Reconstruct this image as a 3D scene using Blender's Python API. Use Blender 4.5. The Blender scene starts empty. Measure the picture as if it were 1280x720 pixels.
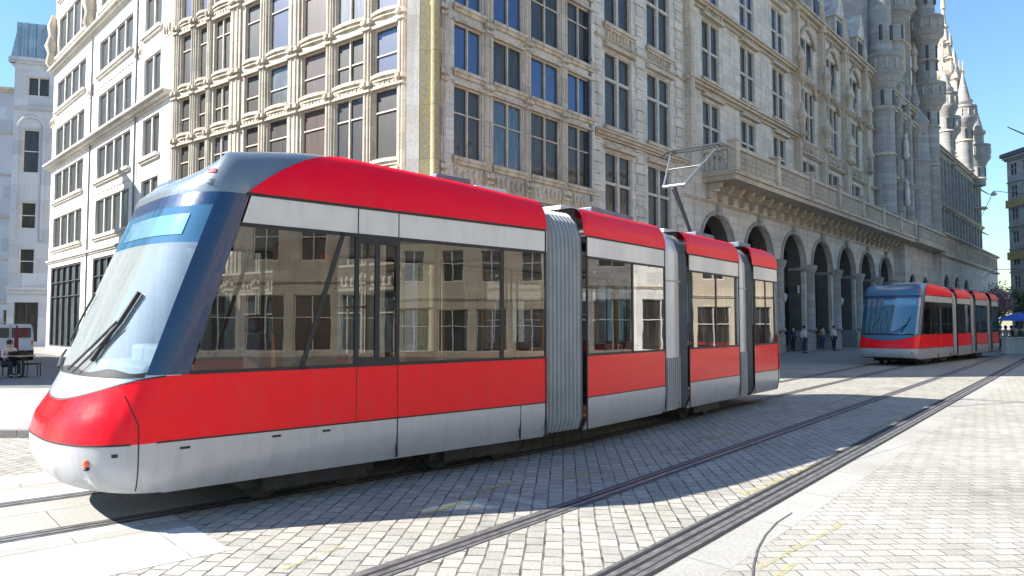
import bpy, bmesh, math, random
from mathutils import Vector, Matrix
random.seed(7)
C = bpy.context.scene.collection
sc = bpy.context.scene
PI = math.pi
def R(a): return math.radians(a)

# ------------------------------------------------------------------ mesh builder
class MB:
    def __init__(s): s.v=[]; s.f=[]; s.m=[]; s.mi=0; s.cuts=[]
    def cut(s): s.cuts.append((len(s.v),len(s.f)))
    def vert(s,p): s.v.append(tuple(p)); return len(s.v)-1
    def face(s,pts,mi=None):
        i=len(s.v); s.v.extend(tuple(p) for p in pts); s.f.append(tuple(range(i,i+len(pts)))); s.m.append(s.mi if mi is None else mi)
    def box(s,x0,x1,y0,y1,z0,z1,mi=None):
        i=len(s.v)
        s.v += [(x0,y0,z0),(x1,y0,z0),(x1,y1,z0),(x0,y1,z0),(x0,y0,z1),(x1,y0,z1),(x1,y1,z1),(x0,y1,z1)]
        for f in ((0,3,2,1),(4,5,6,7),(0,1,5,4),(1,2,6,5),(2,3,7,6),(3,0,4,7)):
            s.f.append(tuple(i+k for k in f)); s.m.append(s.mi if mi is None else mi)
    def grid(s,rows,mi=None,wrap=False):
        i=len(s.v); n=len(rows[0])
        for r in rows: s.v.extend(tuple(p) for p in r)
        for a in range(len(rows)-1):
            for b in range(n if wrap else n-1):
                c=(b+1)%n
                s.f.append((i+a*n+b,i+a*n+c,i+(a+1)*n+c,i+(a+1)*n+b)); s.m.append(s.mi if mi is None else mi)
    def tube(s,p0,p1,r0,r1=None,n=8,mi=None,cap=True):
        r1=r0 if r1 is None else r1
        p0=Vector(p0);p1=Vector(p1);d=(p1-p0)
        if d.length<1e-6: return
        d.normalize(); a=d.orthogonal().normalized(); b=d.cross(a)
        ra=[p0+(a*math.cos(2*PI*k/n)+b*math.sin(2*PI*k/n))*r0 for k in range(n)]
        rb=[p1+(a*math.cos(2*PI*k/n)+b*math.sin(2*PI*k/n))*r1 for k in range(n)]
        s.grid([ra,rb],mi,True)
        if cap: s.face(ra[::-1],mi); s.face(rb,mi)
    def path(s,pts,r,n=6,mi=None):
        for a,b in zip(pts,pts[1:]): s.tube(a,b,r,r,n,mi)
    def lathe(s,cx,cy,prof,n=12,mi=None,rot=0):
        rows=[[(cx+r*math.cos(2*PI*k/n+rot),cy+r*math.sin(2*PI*k/n+rot),z) for k in range(n)] for r,z in prof]
        s.grid(rows,mi,True)
        s.face(rows[0][::-1],mi); s.face(rows[-1],mi)
    def ball(s,c,rx,ry,rz,n=10,mi=None):
        rows=[]
        for a in range(n//2+1):
            t=PI*a/(n//2); rows.append([(c[0]+rx*math.sin(t)*math.cos(2*PI*k/n),c[1]+ry*math.sin(t)*math.sin(2*PI*k/n),c[2]-rz*math.cos(t)) for k in range(n)])
        s.grid(rows,mi,True)
    def extr(s,poly,axis,a,b,mi=None):
        # poly of 2d points extruded along axis 0/1/2 between a and b
        def P(q,t):
            if axis==0: return (t,q[0],q[1])
            if axis==1: return (q[0],t,q[1])
            return (q[0],q[1],t)
        A=[P(q,a) for q in poly]; B=[P(q,b) for q in poly]
        s.face(A,mi); s.face(B[::-1],mi); s.grid([A,B],mi,True)
    def data(s,name,mats,smooth=None,recalc=True):
        me=bpy.data.meshes.new(name); me.from_pydata(s.v,[],s.f)
        for m in mats: me.materials.append(m)
        me.polygons.foreach_set('material_index',s.m)
        if recalc or smooth:
            bm=bmesh.new(); bm.from_mesh(me)
            bmesh.ops.remove_doubles(bm,verts=bm.verts,dist=0.0004)
            if recalc: bmesh.ops.recalc_face_normals(bm,faces=bm.faces)
            bm.to_mesh(me); bm.free()
        if smooth:
            me.polygons.foreach_set('use_smooth',[True]*len(me.polygons))
            me.set_sharp_from_angle(angle=R(smooth))
        me.update(); return me
    def build(s,name,mats,parent=None,smooth=None,mat=None,recalc=True,bevel=0):
        if not isinstance(mats,(list,tuple)): mats=[mats]
        if s.cuts:
            c=[(0,0)]+s.cuts+[(len(s.v),len(s.f))]; o=None
            for (v0,f0),(v1,f1) in zip(c,c[1:]):
                if f1<=f0: continue
                q=MB(); q.v=s.v[v0:v1]; q.f=[tuple(k-v0 for k in f) for f in s.f[f0:f1]]; q.m=s.m[f0:f1]
                o=q.build(name,mats,parent,smooth,mat,recalc,bevel)
            return o
        o=bpy.data.objects.new(name,s.data(name,mats,smooth,recalc)); C.objects.link(o)
        if parent: o.parent=parent
        if mat is not None: o.matrix_local=mat
        if bevel:
            b=o.modifiers.new('bevel','BEVEL'); b.width=bevel; b.segments=2; b.limit_method='ANGLE'
        return o

def tag(o,label=None,cat=None,group=None,kind=None):
    if label: o['label']=label
    if cat: o['category']=cat
    if group: o['group']=group
    if kind: o['kind']=kind
    return o
def empty(name,loc=(0,0,0),rz=0,label=None,cat=None,group=None):
    o=bpy.data.objects.new(name,None); C.objects.link(o); o.location=loc; o.rotation_euler=(0,0,rz); o.empty_display_size=.3
    return tag(o,label,cat,group)
def link(name,me,parent,loc=(0,0,0)):
    o=bpy.data.objects.new(name,me); C.objects.link(o); o.parent=parent; o.location=loc; return o
def copy_tree(o,parent=None):
    c=o.copy(); C.objects.link(c)
    if parent: c.parent=parent
    for ch in list(o.children): copy_tree(ch,c)
    return c

# ------------------------------------------------------------------ materials
def newmat(name):
    m=bpy.data.materials.new(name); m.use_nodes=True; nt=m.node_tree; b=nt.nodes['Principled BSDF']; return m,nt,b
def N(nt,t,**k):
    n=nt.nodes.new(t)
    for a,v in k.items():
        if a.startswith('i_'): n.inputs[a[2:].replace('_',' ')].default_value=v
        else: setattr(n,a,v)
    return n
def c4(c): return (c[0],c[1],c[2],1)
def ramp(nt,fac,stops):
    r=nt.nodes.new('ShaderNodeValToRGB'); e=r.color_ramp.elements
    while len(e)<len(stops): e.new(.5)
    for k,(p,c) in enumerate(stops): e[k].position=p; e[k].color=c4(c) if len(c)==3 else c
    nt.links.new(fac,r.inputs[0]); return r.outputs[0]
def mixc(nt,a,b,fac,mode='MIX'):
    m=nt.nodes.new('ShaderNodeMix'); m.data_type='RGBA'; m.blend_type=mode
    for s,v in ((m.inputs['Factor'],fac),(m.inputs['A'],a),(m.inputs['B'],b)):
        if hasattr(v,'links'): nt.links.new(v,s)
        elif isinstance(v,(int,float)): s.default_value=v
        else: s.default_value=c4(v)
    return m.outputs['Result']
def bump(nt,h,b,strength=.3,dist=.02):
    n=nt.nodes.new('ShaderNodeBump'); n.inputs['Strength'].default_value=strength; n.inputs['Distance'].default_value=dist
    nt.links.new(h,n.inputs['Height']); nt.links.new(n.outputs[0],b.inputs['Normal']); return n
def paint(name,col,rough=.3,metal=0,coat=0,var=.06,vs=3,spec=.5,bmp=0,dust_or_glare=0,worn=0):
    m,nt,b=newmat(name); b.inputs['Roughness'].default_value=rough; b.inputs['Metallic'].default_value=metal
    b.inputs['Coat Weight'].default_value=coat; b.inputs['Coat Roughness'].default_value=.04; b.inputs['Specular IOR Level'].default_value=spec
    tc=N(nt,'ShaderNodeTexCoord'); no=N(nt,'ShaderNodeTexNoise'); no.inputs['Scale'].default_value=vs; no.inputs['Detail'].default_value=6
    nt.links.new(tc.outputs['Object'],no.inputs['Vector'])
    lo=tuple(max(0,c*(1-var)) for c in col); hi=tuple(min(1,c*(1+var)) for c in col)
    nt.links.new(ramp(nt,no.outputs[0],[(.3,lo),(.7,hi)]),b.inputs['Base Color'])
    n2=N(nt,'ShaderNodeTexNoise'); n2.inputs['Scale'].default_value=vs*6; nt.links.new(tc.outputs['Object'],n2.inputs['Vector'])
    mr=N(nt,'ShaderNodeMapRange'); mr.inputs['To Min'].default_value=max(0,rough*.8); mr.inputs['To Max'].default_value=min(1,rough*1.25)
    nt.links.new(n2.outputs[0],mr.inputs[0]); nt.links.new(mr.outputs[0],b.inputs['Roughness'])
    if bmp: bump(nt,n2.outputs[0],b,bmp,.01)
    if dust_or_glare:
        src=b.inputs['Base Color'].links[0].from_socket
        mp=N(nt,'ShaderNodeMapping'); mp.inputs['Scale'].default_value=(5,5,.9); nt.links.new(tc.outputs['Object'],mp.inputs[0])
        n4=N(nt,'ShaderNodeTexNoise'); n4.inputs['Scale'].default_value=1.6; n4.inputs['Detail'].default_value=8; n4.inputs['Roughness'].default_value=.7; nt.links.new(mp.outputs[0],n4.inputs['Vector'])
        f=ramp(nt,n4.outputs[0],[(.48,(0,0,0)),(.80,(dust_or_glare,)*3)])
        nt.links.new(mixc(nt,src,(.20,.175,.15),f),b.inputs['Base Color'])
    if worn:
        n5=N(nt,'ShaderNodeTexNoise'); n5.inputs['Scale'].default_value=9; n5.inputs['Detail'].default_value=8; n5.inputs['Roughness'].default_value=.75; nt.links.new(tc.outputs['Object'],n5.inputs['Vector'])
        nt.links.new(ramp(nt,n5.outputs[0],[(.40,(0,0,0)),(.62,(worn,)*3)]),b.inputs['Alpha'])
    return m
def stone(name,col,bw=1.1,bh=.45,mortar=.012,dark=(.16,.13,.11),stain=.5,tint=(.62,.47,.30),tintf=.18,rough=.85,jm=.55,bs=.5,gr=.74):
    m,nt,b=newmat(name); b.inputs['Roughness'].default_value=rough
    tc=N(nt,'ShaderNodeTexCoord'); sp=N(nt,'ShaderNodeSeparateXYZ'); nt.links.new(tc.outputs['Object'],sp.inputs[0])
    ad=N(nt,'ShaderNodeMath',operation='ADD'); nt.links.new(sp.outputs[0],ad.inputs[0]); nt.links.new(sp.outputs[1],ad.inputs[1])
    cb=N(nt,'ShaderNodeCombineXYZ'); nt.links.new(ad.outputs[0],cb.inputs[0]); nt.links.new(sp.outputs[2],cb.inputs[1])
    br=N(nt,'ShaderNodeTexBrick'); nt.links.new(cb.outputs[0],br.inputs['Vector'])
    br.inputs['Scale'].default_value=1; br.inputs['Brick Width'].default_value=bw; br.inputs['Row Height'].default_value=bh
    br.inputs['Mortar Size'].default_value=mortar; br.inputs['Mortar Smooth'].default_value=.3
    br.inputs['Color1'].default_value=c4(tuple(c*1.10 for c in col)); br.inputs['Color2'].default_value=c4(tuple(c*.84 for c in col)); br.inputs['Mortar'].default_value=c4(tuple(c*jm for c in col))
    n1=N(nt,'ShaderNodeTexNoise'); n1.inputs['Scale'].default_value=.9; n1.inputs['Detail'].default_value=9; n1.inputs['Roughness'].default_value=.68
    nt.links.new(tc.outputs['Object'],n1.inputs['Vector'])
    mp=N(nt,'ShaderNodeMapping'); mp.inputs['Scale'].default_value=(2.2,2.2,.22); nt.links.new(tc.outputs['Object'],mp.inputs[0])
    n2=N(nt,'ShaderNodeTexNoise'); n2.inputs['Scale'].default_value=1.0; n2.inputs['Detail'].default_value=7; n2.inputs['Roughness'].default_value=.7; nt.links.new(mp.outputs[0],n2.inputs['Vector'])
    c1=mixc(nt,br.outputs['Color'],tint,ramp(nt,n1.outputs[0],[(.5,(0,0,0)),(.75,(tintf*2.2,)*3)]))
    f2=ramp(nt,n2.outputs[0],[(.5,(0,0,0)),(.78,(stain,)*3)])
    c2=mixc(nt,c1,dark,f2)
    n3=N(nt,'ShaderNodeTexNoise'); n3.inputs['Scale'].default_value=14; n3.inputs['Detail'].default_value=5; nt.links.new(tc.outputs['Object'],n3.inputs['Vector'])
    c3=mixc(nt,c2,ramp(nt,n3.outputs[0],[(.3,(gr,gr,gr)),(.65,(1.04,1.04,1.04))]),1.0,'MULTIPLY')
    nt.links.new(c3,b.inputs['Base Color'])
    h=N(nt,'ShaderNodeMath',operation='MULTIPLY_ADD'); nt.links.new(n3.outputs[0],h.inputs[0]); h.inputs[1].default_value=.5
    inv=N(nt,'ShaderNodeMath',operation='SUBTRACT'); inv.inputs[0].default_value=1; nt.links.new(br.outputs['Fac'],inv.inputs[1]); nt.links.new(inv.outputs[0],h.inputs[2])
    bump(nt,h.outputs[0],b,bs,.03)
    return m
def winglass(name,base=(.02,.025,.035),gl=.35,tint=(1,1,1),curtain=None,gmax=.22):
    m,nt,b=newmat(name)
    b.inputs['Roughness'].default_value=.5
    oi=N(nt,'ShaderNodeObjectInfo'); tc=N(nt,'ShaderNodeTexCoord')
    n1=N(nt,'ShaderNodeTexNoise'); n1.inputs['Scale'].default_value=1.6; n1.inputs['Detail'].default_value=4
    mp=N(nt,'ShaderNodeMapping'); mp.inputs['Scale'].default_value=(3,1,.5)
    off=N(nt,'ShaderNodeVectorMath',operation='SCALE'); nt.links.new(tc.outputs['Object'],mp.inputs[0])
    add=N(nt,'ShaderNodeVectorMath',operation='ADD'); nt.links.new(mp.outputs[0],add.inputs[0])
    mm=N(nt,'ShaderNodeMath',operation='MULTIPLY'); mm.inputs[1].default_value=60; nt.links.new(oi.outputs['Random'],mm.inputs[0])
    nt.links.new(mm.outputs[0],add.inputs[1]); nt.links.new(add.outputs[0],n1.inputs['Vector'])
    cur=curtain or tuple(min(1,c*6+.02) for c in base)
    nt.links.new(ramp(nt,n1.outputs[0],[(.42,base),(.66,cur)]),b.inputs['Base Color'])
    g=N(nt,'ShaderNodeBsdfGlossy'); g.inputs['Roughness'].default_value=.03; g.inputs['Color'].default_value=c4(tint)
    n2=N(nt,'ShaderNodeTexNoise'); n2.inputs['Scale'].default_value=1.1; n2.inputs['Detail'].default_value=1
    nt.links.new(add.outputs[0],n2.inputs['Vector'])
    bp=N(nt,'ShaderNodeBump'); bp.inputs['Strength'].default_value=.25; bp.inputs['Distance'].default_value=.06
    nt.links.new(n2.outputs[0],bp.inputs['Height']); nt.links.new(bp.outputs[0],g.inputs['Normal'])
    lw=N(nt,'ShaderNodeLayerWeight'); lw.inputs[0].default_value=.16
    mr=N(nt,'ShaderNodeMapRange'); mr.inputs['To Min'].default_value=gl; mr.inputs['To Max'].default_value=gmax; nt.links.new(lw.outputs['Fresnel'],mr.inputs[0])
    mx=N(nt,'ShaderNodeMixShader'); nt.links.new(mr.outputs[0],mx.inputs[0]); nt.links.new(b.outputs[0],mx.inputs[1]); nt.links.new(g.outputs[0],mx.inputs[2])
    nt.links.new(mx.outputs[0],nt.nodes['Material Output'].inputs[0]); return m
def tramglass(name,tint=(.3,.36,.4),gl=.15,mx_=.9,wav=0,dust_or_glare=0,dcol=(.78,.86,.88)):
    m,nt,b=newmat(name); nt.nodes.remove(b)
    t=N(nt,'ShaderNodeBsdfTransparent'); t.inputs[0].default_value=c4(tint)
    g=N(nt,'ShaderNodeBsdfGlossy'); g.inputs['Roughness'].default_value=.01
    lw=N(nt,'ShaderNodeLayerWeight'); lw.inputs[0].default_value=.25
    mr=N(nt,'ShaderNodeMapRange'); mr.inputs['To Min'].default_value=gl; mr.inputs['To Max'].default_value=mx_; nt.links.new(lw.outputs['Fresnel'],mr.inputs[0])
    if wav:
        tc=N(nt,'ShaderNodeTexCoord'); n2=N(nt,'ShaderNodeTexNoise'); n2.inputs['Scale'].default_value=1.3; nt.links.new(tc.outputs['Object'],n2.inputs['Vector'])
        bp=N(nt,'ShaderNodeBump'); bp.inputs['Strength'].default_value=wav; bp.inputs['Distance'].default_value=.03
        nt.links.new(n2.outputs[0],bp.inputs['Height']); nt.links.new(bp.outputs[0],g.inputs['Normal'])
    mx=N(nt,'ShaderNodeMixShader'); nt.links.new(mr.outputs[0],mx.inputs[0]); nt.links.new(t.outputs[0],mx.inputs[1]); nt.links.new(g.outputs[0],mx.inputs[2])
    if dust_or_glare:  # flat diffuse share: painted glare on the windscreens, tint on the top band
        d=N(nt,'ShaderNodeBsdfDiffuse'); d.inputs[0].default_value=c4(dcol); m2=N(nt,'ShaderNodeMixShader'); m2.inputs[0].default_value=dust_or_glare
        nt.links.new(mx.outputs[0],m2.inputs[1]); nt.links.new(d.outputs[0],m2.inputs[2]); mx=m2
    nt.links.new(mx.outputs[0],nt.nodes['Material Output'].inputs[0]); return m
def setts(name,col1,col2,joint,bw,bh,rot,mort=.012,rough=.75,wob=.007,sheen=.02):
    m,nt,b=newmat(name); b.inputs['Roughness'].default_value=rough
    tc=N(nt,'ShaderNodeTexCoord')
    nw=N(nt,'ShaderNodeTexNoise'); nw.inputs['Scale'].default_value=1.7; nw.inputs['Detail'].default_value=3; nt.links.new(tc.outputs['Object'],nw.inputs['Vector'])
    sb=N(nt,'ShaderNodeVectorMath',operation='SUBTRACT'); nt.links.new(nw.outputs['Color'],sb.inputs[0]); sb.inputs[1].default_value=(.5,.5,.5)
    sl=N(nt,'ShaderNodeVectorMath',operation='SCALE'); nt.links.new(sb.outputs[0],sl.inputs[0]); sl.inputs['Scale'].default_value=wob*6
    ad=N(nt,'ShaderNodeVectorMath',operation='ADD'); nt.links.new(tc.outputs['Object'],ad.inputs[0]); nt.links.new(sl.outputs[0],ad.inputs[1])
    mp=N(nt,'ShaderNodeMapping'); mp.inputs['Rotation'].default_value=(0,0,rot); nt.links.new(ad.outputs[0],mp.inputs[0])
    br=N(nt,'ShaderNodeTexBrick'); nt.links.new(mp.outputs[0],br.inputs['Vector'])
    br.inputs['Scale'].default_value=1; br.inputs['Brick Width'].default_value=bw; br.inputs['Row Height'].default_value=bh
    br.inputs['Mortar Size'].default_value=mort; br.inputs['Mortar Smooth'].default_value=.45; br.inputs['Bias'].default_value=-.1
    br.inputs['Color1'].default_value=c4(col1); br.inputs['Color2'].default_value=c4(col2); br.inputs['Mortar'].default_value=c4(joint)
    n1=N(nt,'ShaderNodeTexNoise'); n1.inputs['Scale'].default_value=.45; n1.inputs['Detail'].default_value=8; n1.inputs['Roughness'].default_value=.65; nt.links.new(tc.outputs['Object'],n1.inputs['Vector'])
    n3=N(nt,'ShaderNodeTexNoise'); n3.inputs['Scale'].default_value=35; n3.inputs['Detail'].default_value=4; nt.links.new(tc.outputs['Object'],n3.inputs['Vector'])
    # joints partly filled with sand
    n4=N(nt,'ShaderNodeTexNoise'); n4.inputs['Scale'].default_value=5; n4.inputs['Detail'].default_value=3; nt.links.new(tc.outputs['Object'],n4.inputs['Vector'])
    base=mixc(nt,br.outputs['Color'],tuple((a+c)/2 for a,c in zip(col1,col2)),ramp(nt,n4.outputs[0],[(.35,(.0,)*3),(.62,(.72,)*3)]))
    c1=mixc(nt,base,ramp(nt,n1.outputs[0],[(.25,(.60,.58,.55)),(.42,(.88,.87,.85)),(.58,(1,1,1)),(.75,(1.1,1.09,1.07))]),1.0,'MULTIPLY')
    c2=mixc(nt,c1,ramp(nt,n3.outputs[0],[(.3,(.8,.8,.8)),(.65,(1.05,1.05,1.05))]),1.0,'MULTIPLY')
    nt.links.new(c2,b.inputs['Base Color'])
    inv=N(nt,'ShaderNodeMath',operation='SUBTRACT'); inv.inputs[0].default_value=1; nt.links.new(br.outputs['Fac'],inv.inputs[1])
    h=N(nt,'ShaderNodeMath',operation='MULTIPLY_ADD'); nt.links.new(n3.outputs[0],h.inputs[0]); h.inputs[1].default_value=.3; nt.links.new(inv.outputs[0],h.inputs[2])
    bump(nt,h.outputs[0],b,.7,.012)
    return m
M={}
M['stone_grey']=stone('grey limestone',(.64,.585,.52),1.1,.42,stain=.75,tint=(.6,.5,.38),tintf=.13,jm=.7)
M['stone_trim']=stone('weathered carved limestone',(.57,.49,.395),2.4,.9,stain=.8,tint=(.5,.33,.17),tintf=.35)
M['stone_carved']=stone('carved stone relief',(.43,.39,.33),.19,.23,mortar=.03,stain=.6,tintf=.25,jm=.4,bs=.9)
M['stone_dark']=stone('sooty stone',(.38,.365,.345),1.0,.5,stain=.6,tintf=.1)
M['arcade_shade']=stone('shade-darkened arcade stone',(.13,.125,.12),1.0,.5,stain=.5,tintf=.05)  # shade inside the arcade put into the stone colour
M['stone_turret']=stone('blue grey turret stone',(.38,.365,.345),.9,.5,stain=.5,tintf=.05)
M['cream']=stone('cream terracotta',(.50,.445,.365),1.6,.55,mortar=.008,stain=.75,tint=(.42,.30,.2),tintf=.3,jm=.7,bs=.35,gr=.82)
M['white_render']=stone('white painted stone',(.84,.80,.75),2.6,1.0,mortar=.006,dark=(.42,.38,.33),stain=.25,tint=(.6,.52,.42),tintf=.08,jm=.85,bs=.12,gr=.92)
M['white_trim']=stone('white moulding stone',(.68,.64,.58),2.2,.6,mortar=.006,dark=(.25,.2,.16),stain=.45,jm=.8,gr=.9)
M['pale_blue_render']=stone('pale blue grey render',(.46,.49,.54),2.0,1.2,mortar=.004,stain=.2,tintf=.02,jm=.9,bs=.15)
M['ochre']=stone('ochre stone',(.42,.36,.21),3,1.8,mortar=.012,stain=.25,tint=(.5,.38,.12),tintf=.2)
M['sand_render']=stone('sand coloured render',(.50,.43,.33),2,1,mortar=.005,stain=.2,jm=.85,bs=.15)
M['tower_block']=stone('grey brown cladding',(.60,.585,.56),1.2,.6,mortar=.01,stain=.3,jm=.7)
M['yellow_band']=paint('yellow band',(.58,.45,.22),.7,var=.2)
M['slate']=stone('grey slate roof',(.17,.19,.21),.35,.22,mortar=.012,stain=.3,tintf=.03,rough=.6)
M['zinc']=stone('blue zinc roof',(.22,.33,.44),.55,30,mortar=.03,stain=.3,tint=(.5,.6,.7),tintf=.3,jm=.5,rough=.45)
M['glass_dark']=winglass('dark window glass',(.008,.007,.007),.03,gmax=.15,curtain=(.035,.03,.026))
M['glass_office']=winglass('office window glass',(.010,.0095,.009),.012,(.8,.85,.9),gmax=.09,curtain=(.018,.016,.016))
M['glass_blue']=winglass('blue reflecting glass',(.007,.009,.016),.15,(.4,.62,1.0),gmax=.5,curtain=(.018,.014,.016))
M['glass_brown']=winglass('brown blind behind glass',(.03,.012,.009),.03,curtain=(.065,.028,.02))
M['glass_shop']=winglass('shop window glass',(.012,.02,.028),.08,(.75,.9,1.0),curtain=(.06,.085,.10))
M['frame_white']=paint('off white window frame',(.58,.55,.50),.6,var=.15)
M['frame_dark']=paint('dark window frame',(.06,.055,.05),.5,var=.2)
M['frame_stone']=paint('stone mullion',(.50,.46,.41),.8,var=.25,vs=6,bmp=.3)
M['iron']=paint('dark iron',(.035,.035,.04),.5,var=.2)
M['red']=paint('signal red tram paint',(.88,.004,.012),.25,coat=.14,var=.02,spec=.2,dust_or_glare=.16)
M['red_roof']=paint('crimson roof paint',(.86,.001,.024),.4,coat=.06,var=.04,spec=.15,dust_or_glare=.10)
M['silver']=paint('silver tram paint',(.42,.42,.43),.3,metal=.15,coat=.4,var=.03,dust_or_glare=.45)
M['silver_band']=paint('pale silver tram paint',(.56,.55,.545),.35,metal=.1,coat=.4,var=.03,dust_or_glare=.25)
M['cap_grey']=paint('satin grey blue paint',(.17,.205,.235),.3,metal=.3,coat=.6,var=.04)
M['navy']=paint('dark blue glass pillar',(.008,.035,.10),.25,coat=.35,var=.15)
M['black']=paint('black rubber',(.012,.012,.014),.55,var=.2)
M['under']=paint('dirty underframe',(.03,.028,.025),.8,var=.4)
M['bellows_dark']=paint('dark grey gangway rubber',(.10,.10,.10),.55,var=.2)
M['bellows']=paint('grey gangway rubber',(.34,.335,.325),.45,var=.1,coat=.15)
M['roof_white']=paint('roof unit white',(.5,.51,.52),.5,var=.1)
M['roof_box']=paint('roof unit slate blue',(.10,.14,.19),.5,var=.1)
M['white']=paint('white plastic',(.72,.72,.72),.4,var=.05)
M['inner']=paint('tram interior panel',(.45,.44,.42),.5,var=.08)
M['seat']=paint('seat cloth',(.12,.045,.04),.9,var=.3,vs=30)
M['pole']=paint('brass grab pole',(.55,.32,.10),.3,metal=.6)
M['wood']=paint('brown interior panel',(.22,.09,.04),.4,var=.2)
M['glass']=tramglass('tinted tram side glass',(.44,.46,.46),.07,.40,.03)
M['screen']=tramglass('tram windscreen',(.75,.88,.92),.34,.97,dust_or_glare=.22)  # bright sky glare on the screen mixed in as pale diffuse colour
M['screen_top']=tramglass('blue tinted windscreen band',(.10,.32,.55),.3,.95,dust_or_glare=.25,dcol=(.10,.34,.60))
M['screen_dark']=tramglass('tram band glass',(.2,.42,.62),.25,.9)
M['display']=paint('unlit display glass',(.13,.29,.43),.15,coat=.8,var=.12)
M['hood_grey']=paint('hood grey paint',(.40,.44,.47),.3,metal=.2,coat=.5)
M['arm_grey']=paint('pantograph tube grey',(.22,.23,.24),.4,metal=.5)
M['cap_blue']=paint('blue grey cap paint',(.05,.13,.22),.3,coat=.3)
M['screen_blue']=tramglass('blue windscreen in shade',(.08,.30,.45),.22,.9,dust_or_glare=.3,dcol=(.04,.28,.46))  # blue reflection of a shaded screen put into the glass colour
M['steel']=paint('worn rail steel',(.33,.33,.33),.42,metal=.75,var=.35,vs=8)
M['groove']=paint('rail groove dirt',(.015,.014,.013),.9,var=.3)
M['bitumen']=paint('bitumen rail seal',(.10,.098,.095),.85,var=.4,vs=9,bmp=.3)
M['yellow_paint']=paint('faded yellow road paint',(.46,.40,.17),.8,var=.3,vs=30,worn=.75)
M['orange_light']=paint('amber lamp lens',(.8,.12,.02),.3,coat=1)
M['skin']=paint('skin',(.55,.32,.24),.6,var=.08)
M['hair']=paint('dark hair',(.02,.014,.01),.6,var=.3)
def slab(name,col,w=1.3,rot=0,asp=1.0): return setts(name,tuple(c*1.03 for c in col),tuple(c*.93 for c in col),tuple(c*.5 for c in col),w,w*asp,rot,.01,.8,.0)
# ------------------------------------------------------------------ camera, sky and sun
cam=bpy.data.cameras.new('camera'); co=bpy.data.objects.new('camera',cam); C.objects.link(co); sc.camera=co
cam.sensor_width=36; cam.lens=36*900/1280; cam.clip_end=3000; cam.clip_start=.05
co.location=(0,0,1.84); co.rotation_euler=(R(90)+math.atan(45/900),0,0)
SD=Vector((4.3,.5,-3.45)).normalized()
sun=bpy.data.lights.new('sun','SUN'); sun.energy=5.0; sun.angle=R(.53); sun.color=(1,.95,.87)
so=bpy.data.objects.new('sun',sun); C.objects.link(so); so.rotation_euler=SD.to_track_quat('-Z','Y').to_euler(); so.location=(-30,-5,30)
w=bpy.data.worlds.new('World'); sc.world=w; w.use_nodes=True; nt=w.node_tree
sky=nt.nodes.new('ShaderNodeTexSky'); sky.sky_type='NISHITA'; sky.sun_disc=False
sky.sun_elevation=math.asin(-SD.z); sky.sun_rotation=math.atan2(-SD.x,-SD.y)
sky.air_density=1.7; sky.dust_density=.3; sky.ozone_density=3.0
tn=mixc(nt,sky.outputs[0],(.75,.98,1.24),1.0,'MULTIPLY'); nt.links.new(tn,nt.nodes['Background'].inputs[0]); nt.nodes['Background'].inputs[1].default_value=.068
sc.view_settings.view_transform='Standard'; sc.view_settings.look='None'; sc.view_settings.exposure=1.4; sc.view_settings.gamma=1

# ------------------------------------------------------------------ ground, pavements and tracks
def sheet(name,pts,z,mat,thick=0):
    mb=MB()
    if thick: mb.extr([(p[0],p[1]) for p in pts],2,z-thick,z)
    else: mb.face([(p[0],p[1],z) for p in pts])
    o=mb.build(name,mat); tag(o,kind='structure'); return o
M['setts']=setts('granite setts',(.45,.43,.375),(.275,.262,.232),(.06,.055,.05),.20,.155,R(94),.012,.7)
M['setts_pale']=setts('pale plaza setts',(.44,.42,.37),(.30,.287,.255),(.13,.12,.105),.21,.15,R(-2),.009,.75)
M['asphalt']=paint('grey asphalt',(.13,.135,.14),.85,var=.2,vs=5,bmp=.3)
M['conc']=slab('track concrete',(.37,.36,.33),1.4,R(-42))
M['conc_white']=slab('white track margin',(.50,.50,.49),2.0,R(-42))
M['pave']=slab('pale pavement slabs',(.42,.41,.39),.6,0)
M['kerb']=slab('kerb stone',(.30,.28,.26),1.0,0)
sheet('ground',[(-900,-400),(900,-400),(900,1500),(-900,1500)],0,M['setts'])

def polyline_frames(P):
    out=[]
    for i,p in enumerate(P):
        a=P[max(0,i-1)]; b=P[min(len(P)-1,i+1)]
        d=(Vector(b)-Vector(a)).normalized(); out.append((Vector(p),Vector((-d.y,d.x))))
    return out
def strip(mb,P,o0,o1,z,mi=0,th=0):
    F=polyline_frames(P)
    A=[(p+n*o0).to_3d()+Vector((0,0,z)) for p,n in F]; B=[(p+n*o1).to_3d()+Vector((0,0,z)) for p,n in F]
    mb.grid([A,B],mi)
dF=Vector((.740,.673)).normalized(); nF=Vector((-dF.y,dF.x))      # front car heading and its left
dB=Vector((.6225,.7826)).normalized(); nB=Vector((-dB.y,dB.x))
A0=Vector((.484,9.9)); B0=Vector((1.085,10.5)); HW=1.25
cF=A0+nF*HW; cB=B0+nB*HW
P1=[cF+dF*s for s in (-40,-20,-10,-6,-3,-1.2)]+[ (cF+dF*-.2)*.5+(cF+dF*.1)*.5 ]+[cB+dB*t for t in (.2,2,5,10,20,26.8)]
d3=Vector((.715,.699)).normalized(); n3=Vector((-d3.y,d3.x)); e3=P1[-1]
P1+=[e3+d3*t for t in (8,30,80)]
d2=Vector((.6266,.7793)).normalized(); n2=Vector((-d2.y,d2.x)); q2=Vector((2.14,7.02))+n2*.72
P2=[q2+d2*t for t in (-30,-5,0,5,20,60,110)]
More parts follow.
